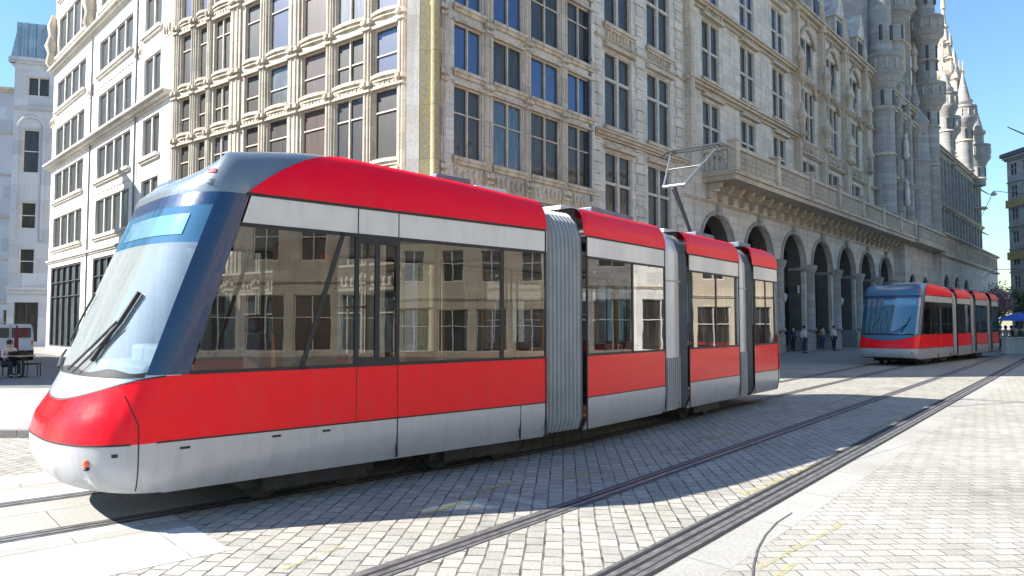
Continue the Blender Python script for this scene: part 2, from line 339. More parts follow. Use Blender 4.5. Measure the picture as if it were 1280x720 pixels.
def track(P,name_bed,near_wide):
    for sgn in (-1,1):
        mb=MB(); o=sgn*.72; k=1.5 if (sgn<0 and near_wide) else 1.0
        strip(mb,P,o-.12*k,o+.12*k,.006,2)
        strip(mb,P,o-.07,o-.012,.011,0); strip(mb,P,o-.012,o+.03,.010,1); strip(mb,P,o+.03,o+.05,.011,0)
        if k>1: strip(mb,P,o-.17,o-.135,.010,1); strip(mb,P,o-.135,o-.115,.011,0); strip(mb,P,o+.10,o+.14,.010,1); 
        tag(mb.build('tram_rail',[M['steel'],M['groove'],M['bitumen']],recalc=False),kind='structure')
track(P1,'bed',False); track(P2,'bed',True)
# concrete margin of the tracks
mb=MB(); P1f=[p for p in P1[:5]]; P1g=P1f[:4]+[cF+dF*-4.7]
strip(mb,P1f,-.60,.60,.003,0); strip(mb,P1g,-2.3,-1.35,.003,1); strip(mb,P1g,-1.35,-1.05,.0025,0); strip(mb,P1g,-1.05,-.84,.003,1); strip(mb,P1f,.84,1.3,.003,1); strip(mb,P1f,1.3,1.75,.0025,0); strip(mb,P1f,1.75,2.35,.003,1)
tag(mb.build('track_margin',[M['conc'],M['conc_white']],recalc=False),kind='structure')
mb=MB(); strip(mb,P2,-1.28,-.90,.0035,0); tag(mb.build('track_edge_slab',[M['conc']],recalc=False),kind='structure')
# plaza on the right of the tracks
mb=MB(); a=[p for p in P2]
F=polyline_frames(P2); A=[(p-n*1.28).to_3d()+Vector((0,0,.0025)) for p,n in F]; B=[(p-n*60).to_3d()+Vector((0,0,.0025)) for p,n in F]
mb.grid([A,B]); tag(mb.build('plaza',[M['setts_pale']],recalc=False),kind='structure')
# pavement on the left with kerb, road behind it
sheet('pavement',[(-70,12.6),(-7.2,11.9),(-6.4,13.2),(-8.5,19.4),(-70,20.2)],.12,M['pave'],.12)
sheet('kerb',[(-70,12.42),(-7.1,11.72),(-7.0,11.88),(-70,12.58)],.125,M['kerb'],.13)
sheet('road',[(-70,20.4),(-8.3,19.6),(-4.3,22.3),(-15.9,31.8),(-33,48.4),(-70,90)],.004,M['asphalt'])
# faded yellow lines and a curved joint
mb=MB()
def dash(x0,y0,x1,y1,wd=.05,z=.008,mi=0):
    d=Vector((x1-x0,y1-y0)).normalized(); n=Vector((-d.y,d.x))*wd/2
    mb.face([(x0-n.x,y0-n.y,z),(x1-n.x,y1-n.y,z),(x1+n.x,y1+n.y,z),(x0+n.x,y0+n.y,z)],mi)
def g(px,py): Y=1656/(py-405); return ((px-640)/900*Y,Y)
for a,b in (((925,616),(975,596)),((985,592),(1010,582)),((1020,508),(1075,492)),((870,552),(915,540)),((530,642),(600,615)),((600,612),(640,600)),((1080,540),(1118,522)),((940,706),(1050,650)),((360,706),(440,675)),((960,720),(985,700)),((700,598),(735,588))):
    dash(*g(*a),*g(*b),.09 if b[1]<620 else .05)
tag(mb.build('yellow_line_marking',[M['yellow_paint']],recalc=False),kind='structure')
mb=MB(); pts=[g(935,719),g(937,700),g(942,682),g(952,665),g(966,650),g(985,638)]
for a,b in zip(pts,pts[1:]): dash(*a,*b,.016)
tag(mb.build('curved_paving_joint',[M['bitumen']],recalc=False),kind='structure')
# ------------------------------------------------------------------ trams
def lerp(x,xs,ys):
    if x<=xs[0]: return ys[0]
    for i in range(1,len(xs)):
        if x<=xs[i]:
            t=(x-xs[i-1])/(xs[i]-xs[i-1]); return ys[i-1]+(ys[i]-ys[i-1])*t
    return ys[-1]
W0=HW; NE=2.7; ZC=3.13; ZT=3.55
FRONT=dict(z=[.3,.4,.5,.6,.77,.95,1.12,1.37,2.2,3.13],
  xc=[-5.48,-5.61,-5.67,-5.70,-5.71,-5.67,-5.56,-5.44,-5.13,-4.76],
  xs=[-4.9,-5.0,-5.02,-5.02,-5.02,-4.92,-4.82,-4.72,-4.46,-4.17],
  w=[1.17,1.215,1.24,1.25,1.25,1.25,1.25,1.25,1.25,1.25], tipx=1.2)
REAR=dict(z=[.3,.5,.77,1.37,2.2,3.13],xc=[-2.02,-2.10,-2.12,-2.08,-2.03,-1.95],xs=[-1.75,-1.78,-1.78,-1.72,-1.68,-1.62],w=[1.19,1.24,1.25,1.25,1.25,1.25],tipx=.5)
def npt(P,ph,z):
    xs=lerp(z,P['z'],P['xs']); xc=lerp(z,P['z'],P['xc']); w=lerp(z,P['z'],P['w'])
    c=math.cos(ph); s_=abs(math.sin(ph))
    y=-w*math.copysign(abs(c)**(2/NE),c) if abs(c)>1e-9 else 0
    return (xs-(xs-xc)*s_**(2/NE),y,z)
def ztop(x): return lerp(x,[-4.6,-4.3,-3.9,-3.5,-3,-1.5,0],[3.53,3.575,3.64,3.69,3.71,3.66,3.57])
def cant(p,ph,t,tipx):   # roll the outline at ZC inwards and up, t 0..1
    a=t*PI/2; k=1-math.cos(a); s_=abs(math.sin(ph))**(2/NE) if ph else 0
    s2=math.sin(ph)**2 if ph else 0; x=p[0]+tipx*k*s2
    return (x,p[1]*(1-.20*k),ZC+((ZT+.02 if tipx==.5 else ztop(x))-ZC)*math.sin(a))
def lin(a,b,n): return [a+(b-a)*i/n for i in range(n+1)]
def patch(P,ph0,ph1,n,zlo,zhi,nz,mb,off=0):
    rows=[]
    for ph in lin(ph0,ph1,n):
        a=zlo(ph) if callable(zlo) else zlo; b=zhi(ph) if callable(zhi) else zhi
        rows.append([npt(P,ph,z) for z in lin(a,b,nz)])
    mb.grid(rows)
def side_rect(mb,sg,x0,x1,z0,z1,w=None,off=0,nz=1):
    w=W0 if w is None else w; y=-sg*(w+off)
    mb.grid([[(x0,y,z) for z in lin(z0,z1,nz)],[(x1,y,z) for z in lin(z0,z1,nz)]])
def bar(mb,sg,pts,wd=.04,off=.004,th=.012):
    for (x0,z0),(x1,z1) in zip(pts,pts[1:]):
        d=Vector((x1-x0,z1-z0)).normalized(); n=Vector((-d.y,d.x))*wd/2
        poly=[(x0-n.x,z0-n.y),(x1-n.x,z1-n.y),(x1+n.x,z1+n.y),(x0+n.x,z0+n.y)]
        ys=sorted((-sg*(W0+off),-sg*(W0+off-th))); mb.extr(poly,1,ys[0],ys[1])
SK=[(.30,1.17),(.36,1.20),(.45,1.235),(.6,1.25),(.77,1.25)]
def mirror_m(L): return Matrix.Translation((L,0,0))@Matrix.Diagonal((-1,1,1,1))
def side_skirt(mb,x0,x1):
    for sg in (1,-1):
        mb.grid([[(x,-sg*w,z) for z,w in SK] for x in (x0,x1)])
        mb.face([(x0,-sg*1.17,.30),(x1,-sg*1.17,.30),(x1,-sg*1.05,.30),(x0,-sg*1.05,.30)])
def cant_cols(x0,x1,nx,sg,t0,t1,nt_):
    rows=[]
    for x in lin(x0,x1,nx):
        a=t0(x) if callable(t0) else t0; b=t1(x) if callable(t1) else t1
        rows.append([cant((x,-sg*W0,ZC),0,t,0) for t in lin(a,b,nt_)])
    return rows
def roof_top(mb,cols):
    # cols: near-side points front to back of the upper rim; mirrored
    mb.face([tuple(p) for p in cols]+[(p[0],-p[1],p[2]) for p in cols[::-1] if abs(p[1])>1e-6]); return
    for (a,b) in zip(cols,cols[1:]):
        def row(p): return [(p[0],p[1]*f,p[2]) for f in (1,.6,.2,-.2,-.6,-1)]
        mb.grid([row(a),row(b)])
def window_seat(root,x,y,mt,face=1):
    mb=MB(); mb.box(x,x+.42,y-.22,y+.22,.62,.74); mb.box(x+(.38 if face>0 else -.02),x+(.46 if face>0 else .06),y-.22,y+.22,.70,1.42)
    mb.box(x+.1,x+.3,y-.05,y+.05,.37,.62)
    return mb.build('seat',M['seat'],root,mat=mt,bevel=.03)
def tram(name,label,modT,group,detail=True,scr_m='screen',cap_m='cap_grey'):
    """modT: dict of matrices for f (front), b1,m2,b2,m3,b3,m4"""
    root=empty(name,modT['root'],0,label,'tram',group)
    inv=Matrix.Translation(-Vector(modT['root']))
    T={k:inv@v for k,v in modT.items() if k!='root'}
    S=dict(smooth=35)
    def B(nm,mb,mt,k,**kw): return mb.build(nm,mt,root,mat=T[k],**{**S,**kw})
    # ---- front car ----
    k='f'; P=FRONT; ZW=1.375
    zr=lambda ph: 1.12+.25*abs(math.cos(ph))**1.6
    zb=lambda ph: .31+.07*math.sin(ph)
    mb=MB(); patch(P,0,PI,48,zb,.77,6,mb)
    for sg in (1,-1):
        for z0,z1 in zip((.3,.4,.5,.6),(.4,.5,.6,.77)):
            def pr(z): return [(lerp(z,P['z'],P['xs']),-sg*lerp(z,P['z'],P['w']),z)]+[(x,-sg*lerp(z,P['z'],P['w']),z) for x in (-4,-3,-2,-1,0)]
            mb.grid([pr(z0),pr(z1)])
    o=B('skirt_panel',mb,M['silver'],k)
    rim=[npt(P,ph,zb(ph)) for ph in lin(0,PI,24)]; mb=MB(); mb.face(rim); B('nose_underside',mb,M['under'],k)
    mb=MB(); patch(P,0,PI,48,.77,zr,6,mb)
    B('bumper',mb,M['red'],k)
    mb=MB(); patch(P,R(2),PI-R(2),48,zr,ZW,3,mb); B('hood',mb,M['hood_grey' if cap_m=='cap_grey' else cap_m],k)
    mb=MB()
    for sg in (1,-1):
        rows=[[(lerp(z,P['z'],P['xs']) if j==0 else x,-sg*W0,z) for j,x in enumerate((0,-4.0,-2,0))] for z in lin(.77,ZW,6)]
        mb.grid(rows); mb.cut()
    B('waist_panel',mb,M['red'],k)
    # windscreen, blue pillars
    pA=R(22); ZS=2.62
    mb=MB(); patch(P,pA,PI-pA,40,ZS,3.0,4,mb); B('windscreen_tint_band',mb,M['screen_top'],k)
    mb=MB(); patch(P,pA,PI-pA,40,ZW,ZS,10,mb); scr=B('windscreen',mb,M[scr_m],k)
    
    # printed band across the top of the glass and header
    mb=MB(); patch(P,pA,PI-pA,40,2.99,ZC,2,mb); B('windscreen_header',mb,M['navy'],k)
    for a,b in ((0,pA),(PI-pA,PI)):
        mb=MB(); patch(P,a,b,10,ZW,ZC,12,mb); B('windscreen_pillar',mb,M['navy'],k)
    mb=MB(); mb.grid([[(p[0]-.006,p[1]*1.003,p[2]) for p in (npt(P,a,z) for z in (2.70,2.80,2.91))] for a in lin(R(38),R(96),14)]); B('destination_display',mb,M['display'],k)
    # silver band above windows
    mb=MB(); ZG=2.83
    for sg in (1,-1):
        mb.grid([[(lerp(z,P['z'],P['xs'])+ .02 if j==0 else x,-sg*W0,z) for j,x in enumerate((0,-3.9,-2,0))] for z in lin(ZG,ZC,3)]); mb.cut()
    B('window_header_panel',mb,M['silver_band'],k)
    # side glass: cab pane, quarter pane, door, saloon pane
    def xs(z): return lerp(z,P['z'],P['xs'])
    def slant(z): return -3.6+(z-ZW)/(ZG-ZW)*.47
    for sg in (1,-1):
        y=-sg*(W0-.004)
        mb=MB(); mb.grid([[(xs(z)+.02,y,z) for z in lin(ZW,ZG,10)],[(slant(z)-.02,y,z) for z in lin(ZW,ZG,10)]]); B('cab_side_window',mb,M['glass'],k,smooth=None)
        mb=MB(); mb.grid([[(slant(z)+.02,y,z) for z in lin(ZW,ZG,4)],[(-2.99,y,z) for z in lin(ZW,ZG,4)]]); B('quarter_window',mb,M['glass'],k,smooth=None)
        mb=MB(); side_rect(mb,sg,-2.40,-.86,ZW,ZG,off=-.004); B('saloon_window',mb,M['glass'],k,smooth=None)
        mb=MB(); side_rect(mb,sg,-.80,-.06,ZW,ZG,off=-.004); B('saloon_window',mb,M['glass'],k,smooth=None)
        # door: two leaves with glass and brown frames
        mb=MB(); bar(mb,sg,[(-2.96,ZW),(-2.96,ZG)],.05,.006,.03); bar(mb,sg,[(-2.43,ZW),(-2.43,ZG)],.05,.006,.03); bar(mb,sg,[(-2.70,ZW),(-2.70,ZG)],.06,.006,.03); bar(mb,sg,[(-2.98,ZG-.05),(-2.41,ZG-.05)],.09,.007,.03); bar(mb,sg,[(-2.98,ZW+.05),(-2.41,ZW+.05)],.09,.007,.03)
        dr=B('door',mb,M['black'],k,smooth=None)
        mb=MB(); side_rect(mb,sg,-2.94,-2.73,ZW,ZG,off=-.004); side_rect(mb,sg,-2.67,-2.45,ZW,ZG,off=-.004)
        g_=mb.build('door_glass',M['glass'],dr)
        mb=MB(); bar(mb,sg,[(slant(ZW),ZW),(slant(ZG),ZG)],.05); bar(mb,sg,[(-.83,ZW),(-.83,ZG)],.07)
        bar(mb,sg,[(-5.0+.3,ZW+.012),(-.03,ZW+.012)],.035); bar(mb,sg,[(-4.26,ZG-.01),(-.03,ZG-.01)],.04)
        bar(mb,sg,[(-.03,.32),(-.03,ZC)],.03)
        B('window_gasket',mb,M['black'],k,smooth=None)
        mb=MB()   # panel seams and small marks
        for x in (-2.95,-2.42): (bar(mb,sg,[(x,ZG),(x,ZC)],.012,.003,.008),mb.cut())
        for x in (-2.42,): bar(mb,sg,[(x,.33),(x,.77)],.014,.003,.03); 
        bar(mb,sg,[(-2.42,.77),(-2.42,ZW)],.007,.003,.008); bar(mb,sg,[(-2.95,.77),(-2.95,ZW)],.007,.003,.008)
        bar(mb,sg,[(-.5,.33),(-.5,.77)],.007,.003,.03)
        bar(mb,sg,[(-4.98,.772),(-.03,.772)],.016,.004,.012)
        bar(mb,sg,[(-4.2,ZC),(-.03,ZC)],.03,.014,.02)
        for x,z in ((-4.78,.70),(-3.9,.715),(-3.35,.715)): (mb.cut(),bar(mb,sg,[(x,z),(x+.09,z)],.022,.005,.02))
        B('panel_seam',mb,M['black'],k,smooth=None)
    # seam round the nose
    mb=MB(); rows=[]
    for a in lin(R(9),R(171),40):
        c_=[npt(P,a,.765),npt(P,a,.781)]; rows.append([(p[0]-.003,p[1]*1.003,p[2]) for p in c_])
    mb.grid(rows)
    for ph in (R(10),PI-R(10)):
        rows=[]
        for z in lin(.35,1.20,22):
            xt=-5.13-max(0,z-.93)*.35; lo,hi=0,PI/2
            for _ in range(30):
                md=(lo+hi)/2
                if npt(P,md,z)[0]>xt: lo=md
                else: hi=md
            p=npt(P,lo if ph<1 else PI-lo,z); rows.append([(p[0]-.005,p[1]*1.003,z),(p[0]+.005,p[1]*1.003,z)])
        mb.grid(rows)
    for a0,a1 in ((R(16),R(20)),):
        mb.grid([[(p[0]-.005,p[1]*1.004,p[2]) for p in (npt(P,a,.67),npt(P,a,.70))] for a in lin(a0,a1,4)])
    B('nose_seam',mb,M['black'],k,smooth=None)
    # line between hood and bumper
    mb=MB(); mb.grid([[(p[0]-.003,p[1]*1.003,p[2]) for p in (npt(P,a,zr(a)-.008),npt(P,a,zr(a)+.006))] for a in lin(R(9),R(171),40)]); B('hood_seam',mb,M['black'],k,smooth=None)
    p=npt(P,R(38),.62)
    mb=MB(); mb.ball((p[0]-.0,p[1]-.0,p[2]),.03,.035,.04,8); mk=B('marker_light',mb,M['orange_light'],k)
    mb=MB(); q=npt(P,R(38),.58); mb.ball((q[0],q[1],q[2]-.005),.028,.032,.02,8); mb.build('lamp_base',M['black'],mk,smooth=40)
    # roof cap and red cant fairing
    tb=lambda x: min(1,max(0,(x+4.19)/1.25))**.8
    TI=P['tipx']
    mb=MB(); nose=[]
    for ph in lin(0,PI,48): nose.append([cant(npt(P,ph,ZC),ph,t,TI) for t in lin(0,1,10)])
    mb.grid(nose)
    for sg in (1,-1):
        mb.grid(cant_cols(-4.17,-2.92,10,sg,tb,1,6))
    rim=[cant(npt(P,ph,ZC),ph,1,TI) for ph in lin(PI/2,0,24)]+[cant((x,-W0,ZC),0,1,0) for x in lin(-3.9,0,14)]
    rim[0]=(rim[0][0],0,rim[0][2])
    roof_top(mb,rim)
    B('roof_cap',mb,M[cap_m],k,smooth=50)
    for sg in (1,-1):
        mb=MB()
        def out(rows,d=.014): return [[(q[0],q[1]-sg*d,q[2]+d*.5) for q in r] for r in rows]
        mb.grid(out(cant_cols(-4.17,-2.92,12,sg,0,tb,6))); mb.grid(out(cant_cols(-2.92,-.02,8,sg,0,1,6)))
        # fairing lip folded inwards on top
        mb.grid([[(x,-sg*1.014,ztop(x)+.007),(x,-sg*.93,ztop(x)+.0),(x,-sg*.93,ztop(x)-.1)] for x in lin(-2.92,-.02,6)])
        B('roof_fairing',mb,M['red_roof'],k,smooth=50)
    # red badge and small vent on the roof cap
    mb=MB()
    def capp(ph,t,l): p=Vector(cant(npt(P,ph,ZC),ph,t,TI)); return p+Vector((-.004,-.004,.005))
    mb.grid([[capp(R(a),t,0) for t in lin(.30,.38,3)] for a in lin(26,36,4)])
    B('red_badge',mb,M['red_roof'],k,smooth=None)
    mb=MB(); mb.grid([[capp(R(a),t,0) for t in lin(.10,.13,2)] for a in lin(26,32,3)]); mb.grid([[capp(R(a),t,0) for t in lin(.16,.18,2)] for a in lin(25,31,3)]); B('cap_vent',mb,M['black'],k,smooth=None)
    # wipers
    def sp(ph,z,d=.05): p=npt(P,R(ph),z); return Vector((p[0]-d,p[1]*1.0-(d*.6 if ph<90 else -d*.6),p[2]))
    mb=MB(); mb.path([sp(88,1.40),sp(70,1.66),sp(58,1.86)],.014); mb.path([sp(80,1.40),sp(66,1.62),sp(56,1.84)],.009)
    wp=B('wiper',mb,M['iron'],k); mb=MB(); mb.path([sp(68,1.50,.03),sp(61,1.76,.03),sp(57,1.86,.03),sp(51,2.14,.03)],.024); mb.build('wiper_blade',M['black'],wp,smooth=40)
    mb=MB(); mb.path([sp(100,1.40),sp(122,1.50),sp(128,1.56)],.014); wp=B('wiper',mb,M['iron'],k)
    mb=MB(); mb.path([sp(112,1.66,.03),sp(104,1.95,.03),sp(98,2.15,.03)],.012); mb.build('wiper_blade',M['black'],wp,smooth=40)
    mb=MB()
    mb.grid([[(p[0]-.006,p[1]*1.004,p[2]) for p in (npt(P,a,ZW-.02),npt(P,a,ZW+.035+.02*math.sin(a*9)))] for a in lin(pA,PI-pA,40)])
    B('wiper_cowl',mb,M['black'],k)
    # cab interior
    mb=MB(); mb.box(-5.0,-4.55,-.95,.95,.9,1.45); mb.box(-4.75,-4.45,-.55,.55,1.35,1.62); B('dashboard',mb,M['inner'],k,smooth=None,bevel=.04)
    mb=MB(); mb.box(-4.0,-3.55,-.25,.25,.85,1.0); mb.box(-3.62,-3.52,-.25,.25,.95,1.75); mb.box(-3.63,-3.54,-.14,.14,1.75,1.95); mb.box(-3.85,-3.7,-.08,.08,.4,.85); B('driver_seat',mb,M['seat'],k,smooth=None,bevel=.04)
    mb=MB(); mb.box(-3.15,-3.11,-1.1,.5,.4,2.85); B('cab_partition',mb,M['wood'],k,smooth=None)
    mb=MB()
    mb.box(-4.6,0,-1.18,1.18,.33,.37); B('saloon_floor',mb,M['wood'],k,smooth=None)
    mb=MB(); mb.box(-4.1,0,-1.18,1.18,2.86,2.9); B('saloon_ceiling',mb,M['inner'],k,smooth=None)
    for x in (-2.2,-1.5,-.75):
        for y in (-.75,.75): window_seat(root,x,y,T[k])
    mb=MB()
    for x in (-2.85,-2.35,-1.3,-.5):
        for y in (-.45,.45): mb.tube((x,y,.4),(x,y,2.86),.02)
        mb.tube((x,-.45,2.05),(x,.45,2.05),.016)
    B('grab_pole',mb,M['pole'],k)
    mb=MB(); mb.box(-3.22,-3.16,-1.02,-.90,2.52,2.62); B('cab_lamp',mb,M['orange_light'],k,smooth=None)
    # ---- short cars ----
    def car(k,L,win,mull,end=False):
        xe=L if not end else None
        x1=L
        mb=MB(); side_skirt(mb,0,x1)
        if end: mb2=MB(); patch(REAR,0,PI,30,.3,.77,4,mb2); addm(mb,mb2,L)
        B('skirt_panel',mb,M['silver'],k)
        mb=MB()
        for sg in (1,-1): side_rect(mb,sg,0,x1,.77,ZW,nz=3)
        if end: mb2=MB(); patch(REAR,0,PI,30,.77,ZW,3,mb2); addm(mb,mb2,L)
        B('waist_panel',mb,M['red'],k)
        mb=MB()
        for sg in (1,-1): side_rect(mb,sg,0,x1,ZG,ZC,nz=2); mb.cut()
        B('window_header_panel',mb,M['silver_band'],k)
        for sg in (1,-1):
            e=[win[0]]+mull+[win[1]]
            for a,b in zip(e,e[1:]):
                mb=MB(); side_rect(mb,sg,a+.03,b-.03,ZW,ZG,off=-.004); B('saloon_window',mb,M['glass'],k,smooth=None)
            mb=MB()
            for x in mull: bar(mb,sg,[(x,ZW),(x,ZG)],.06)
            bar(mb,sg,[(win[0],ZW),(win[0],ZG)],.05); bar(mb,sg,[(win[1],ZW),(win[1],ZG)],.05)
            bar(mb,sg,[(0,ZW+.015),(x1,ZW+.015)],.035); bar(mb,sg,[(0,ZG-.01),(x1,ZG-.01)],.035)
            bar(mb,sg,[(0,.775),(x1,.775)],.016,.004); bar(mb,sg,[(0,ZC),(x1,ZC)],.03,.01)
            bar(mb,sg,[(.015,.32),(.015,ZC)],.03)
            if not end: bar(mb,sg,[(x1-.015,.32),(x1-.015,ZC)],.03)
            B('window_gasket',mb,M['black'],k,smooth=None)
        mb=MB(); 
        for sg in (1,-1): mb.grid(cant_cols(0,x1,2,sg,0,1,5))
        roof_top(mb,[cant((x,-W0,ZC),0,1,0) for x in lin(0,x1,2)])
        if end:
            mb2=MB(); mb2.grid([[cant(npt(REAR,ph,ZC),ph,t,.5) for t in lin(0,1,6)] for ph in lin(0,PI,30)])
            roof_top(mb2,[(lambda p:(p[0],p[1] if i else 0,p[2]))(cant(npt(REAR,ph,ZC),ph,1,.5)) for i,ph in enumerate(lin(PI/2,0,12))]); addm(mb,mb2,L)
        B('roof_panel',mb,M['cap_grey'],k,smooth=50)
        for sg in (1,-1):
            mb=MB(); a0=-.1
            st=lambda x: min(1,max(0,(x-a0+.02)/.28))**.6
            en=(lambda x: 1) if not end else (lambda x: min(1,max(0,(x1+.25-x)/.9))**.7)
            tt=lambda x: min(st(x),en(x))
            rows=cant_cols(a0,x1-.0,16,sg,0,tt,5)
            mb.grid([[(q[0],q[1]-sg*.018,q[2]+.01) for q in r] for r in rows])
            mb.grid([[(x,-sg*1.018,ZT+.03),(x,-sg*.93,ZT+.02),(x,-sg*.93,ZT-.1)] for x in lin(.2,x1-.02,4)])
            B('roof_fairing',mb,M['red_roof'],k,smooth=50)
        if end:
            mb2=MB(); patch(REAR,R(12),PI-R(12),24,ZW,ZC,6,mb2); mb=MB(); addm(mb,mb2,L); B('rear_window',mb,M['screen_dark'],k)
            for a,b in ((0,R(12)),(PI-R(12),PI)):
                mb2=MB(); patch(REAR,a,b,6,ZW,ZC,6,mb2); mb=MB(); addm(mb,mb2,L); B('rear_pillar',mb,M['cap_grey'],k)
            mb=MB(); mb.box(L-.01,L+.01,-1.2,1.2,.35,1.3); B('rear_bulkhead',mb,M['under'],k,smooth=None)
        mb=MB()
        mb.box(0,L,-1.18,1.18,.33,.37); B('saloon_floor',mb,M['wood'],k,smooth=None)
        mb=MB(); mb.box(0,L,-1.18,1.18,2.86,2.9); B('saloon_ceiling',mb,M['inner'],k,smooth=None)
        x=.3
        while x<L-.6:
            for y in (-.75,.75): window_seat(root,x,y,T[k])
            x+=.85
        mb=MB()
        for x in (.25,L*.5,L-.3):
            for y in (-.45,.45): mb.tube((x,y,.4),(x,y,2.86),.02)
        B('grab_pole',mb,M['pole'],k)
    def addm(mb,mb2,L):
        i=len(mb.v); mb.v+=[(-x-(.0)+L-1.72+.0,y,z) if False else (L-(x+1.70),y,z) for x,y,z in mb2.v]
        mb.f+=[tuple(i+q for q in f) for f in mb2.f]; mb.m+=mb2.m
    Lk=modT['L'][0] if 'L' in modT else None
    car('m2',2.53,(.02,2.50),[1.37]); car('m3',2.47,(.12,2.25),[1.25]); car('m4',1.55,(.10,1.32),[.75],True)
    # ---- gangways ----
    SEC=[(-1.16,.33),(-1.22,.5),(-1.22,1.4),(-1.22,2.8),(-1.21,3.1),(-1.13,3.32),(-.98,3.47),(-.5,3.50),(.5,3.50),(.98,3.47),(1.13,3.32),(1.21,3.1),(1.22,2.8),(1.22,1.4),(1.22,.5),(1.16,.33)]
    for k,fr in (('b1',0),('b2',.62),('b3',.5)):
        M0,M1=T[k+'a'],T[k+'b']
        def cs(t,sc_=1): 
            out=[]
            for y,z in SEC:
                p=(M0@Vector((0,y*sc_,1+(z-1)*(1-(1-sc_)*.3)))).lerp(M1@Vector((0,y*sc_,1+(z-1)*(1-(1-sc_)*.3))),t); out.append(tuple(p))
            return out
        n=9 if fr==0 else 4
        t_end=.92 if fr==0 else 1
        rows=[]
        for i in range(n*4+1):
            t=fr+(t_end-fr)*i/(n*4); ph=(i%4)
            rows.append(cs(t,(1.0,1.012,.955,.93)[ph]))
        mb=MB(); mb.grid(rows); o=mb.build('gangway_bellows',M['bellows'] if fr==0 else M['bellows_dark'],root,smooth=60)
        if fr==0:
            mb=MB(); mb.grid([cs(t,s_) for t,s_ in ((.92,.985),(.95,.94),(1,.97))]); mb.build('gangway_seal',M['black'],root,smooth=60)
        else:
            mb=MB(); mb.grid([cs(0,.98),cs(.06,1.02),cs(fr-.06,1.02),cs(fr,.98)]); mb.build('gangway_fairing',M['silver_band'],root,smooth=60)
            mb=MB()
            for i in range(7):
                t=.06+(fr-.12)*i/6; 
                for yy in (-1.255,1.255):
                    a=(M0@Vector((0,yy,.36))).lerp(M1@Vector((0,yy,.36)),t); b=(M0@Vector((0,yy,1.25))).lerp(M1@Vector((0,yy,1.25)),t); mb.tube(a,b,.012,n=5); mb.cut()
            for yy in (-1.25,1.25):
                mb.tube((M0@Vector((0,yy,2.6))),(M0@Vector((0,yy,2.6))).lerp(M1@Vector((0,yy,2.6)),fr),.012,n=5)
            mb.build('gangway_rib',M['bellows'],root,smooth=60)
        mb=MB()
        a=[tuple((M0@Vector((0,y,.34))).lerp(M1@Vector((0,y,.34)),t)) for t,y in ((0,-1.1),(1,-1.1),(1,1.1),(0,1.1))]; mb.face(a)
        mb.build('gangway_floor',M['under'],root)
    # ---- running gear ----
    for k,x in (('f',-3.3),('f',-1.0),('m3',1.2)):
        mb=MB(); mb.box(x-.75,x+.75,-.95,.95,.16,.31); mb.box(x-.6,x+.6,-1.05,-.9,.14,.3); mb.box(x-.6,x+.6,.9,1.05,.14,.3)
        bg=B('bogie',mb,M['under'],k,smooth=None)
        for dx in (-.5,.5):
            for y in (-.75,.75):
                mb=MB(); mb.tube((x+dx,y-.05,.27),(x+dx,y+.05,.27),.26,n=20); mb.build('wheel',M['under'],bg,smooth=40)
    for k,a,b in (('f',-4.6,0),('m2',0,2.5),('m3',0,2.4),('m4',0,1.5)):
        mb=MB(); mb.box(a,b,-1.12,1.12,.29,.325); B('underframe',mb,M['under'],k,smooth=None)
    # ---- roof units ----
    for k,a,b,yy in (('f',-2.9,-.9,.55),('f',-.75,-.15,.6),('m2',.3,1.6,.6),('m3',.35,1.0,.6),('m4',.15,1.0,.6)):
        mb=MB(); zz=.07 if k=='f' else 0; mb.box(a,b,-yy,yy,3.55,3.70+zz); ru=B('roof_unit',mb,M['roof_white'],k,smooth=None,bevel=.03)
    for k,a,b in (('f',-1.62,-1.05),('m2',.75,2.1),('m3',1.2,2.1),('m4',.2,.9)):
        mb=MB(); mb.box(a,b,-.88,-.62,3.58,3.76 if k=='f' else 3.70); B('roof_box',mb,M['roof_box'],k,smooth=None,bevel=.02)
    # ---- pantograph on the third car ----
    if detail:
        k='m3'; x0=3.0
        mb=MB(); mb.box(x0-.5,x0+.35,-.35,.35,3.60,3.66)
        for y in (-.3,.3):
            for x in (x0-.45,x0+.3): mb.tube((x,y,3.5),(x,y,3.62),.05)
        pb=B('pantograph_base',mb,M['iron'],k,smooth=None)
        kn=(x0-.95,0,4.86); hd=(x0+.2,0,5.86)
        mb=MB(); mb.tube((x0+.05,0,3.68),kn,.045,.035); mb.tube((x0+.22,.08,3.68),(kn[0]+.08,.08,4.8),.015); B('pantograph_lower_arm',mb,M['iron'],k)
        mb=MB(); mb.tube((kn[0],-.27,kn[2]),(kn[0],.27,kn[2]),.035)
        mb.tube((kn[0],-.25,kn[2]),(hd[0],-.52,hd[2]),.028,.022); mb.tube((kn[0],.25,kn[2]),(hd[0]-.02,.62,hd[2]),.028,.022)
        for q in range(9):
            f=q/8-.5; mb.tube((kn[0],f*.5,kn[2]),(hd[0],f*1.1,hd[2]),.004,n=4)
        mb.tube((kn[0]+.55,-.36,kn[2]+.5),(kn[0]+.55,.4,kn[2]+.5),.01)
        B('pantograph_upper_arm',mb,M['arm_grey'],k)
        mb=MB(); 
        for dx in (-.12,.12):
            mb.path([(hd[0]+dx,-.84,hd[2]-.06),(hd[0]+dx,-.66,hd[2]+.04),(hd[0]+dx,.66,hd[2]+.04),(hd[0]+dx,.84,hd[2]-.06)],.026)
        for y in (-.55,.55): mb.tube((hd[0]-.12,y,hd[2]+.03),(hd[0]+.12,y,hd[2]+.03),.018)
        B('pantograph_head',mb,M['iron'],k)
    return root
def frame(p,d,x=0):
    d=Vector(d).normalized(); p=Vector(p)+d*x
    return Matrix(((d.x,-d.y,0,p.x),(d.y,d.x,0,p.y),(0,0,1,0),(0,0,0,1)))
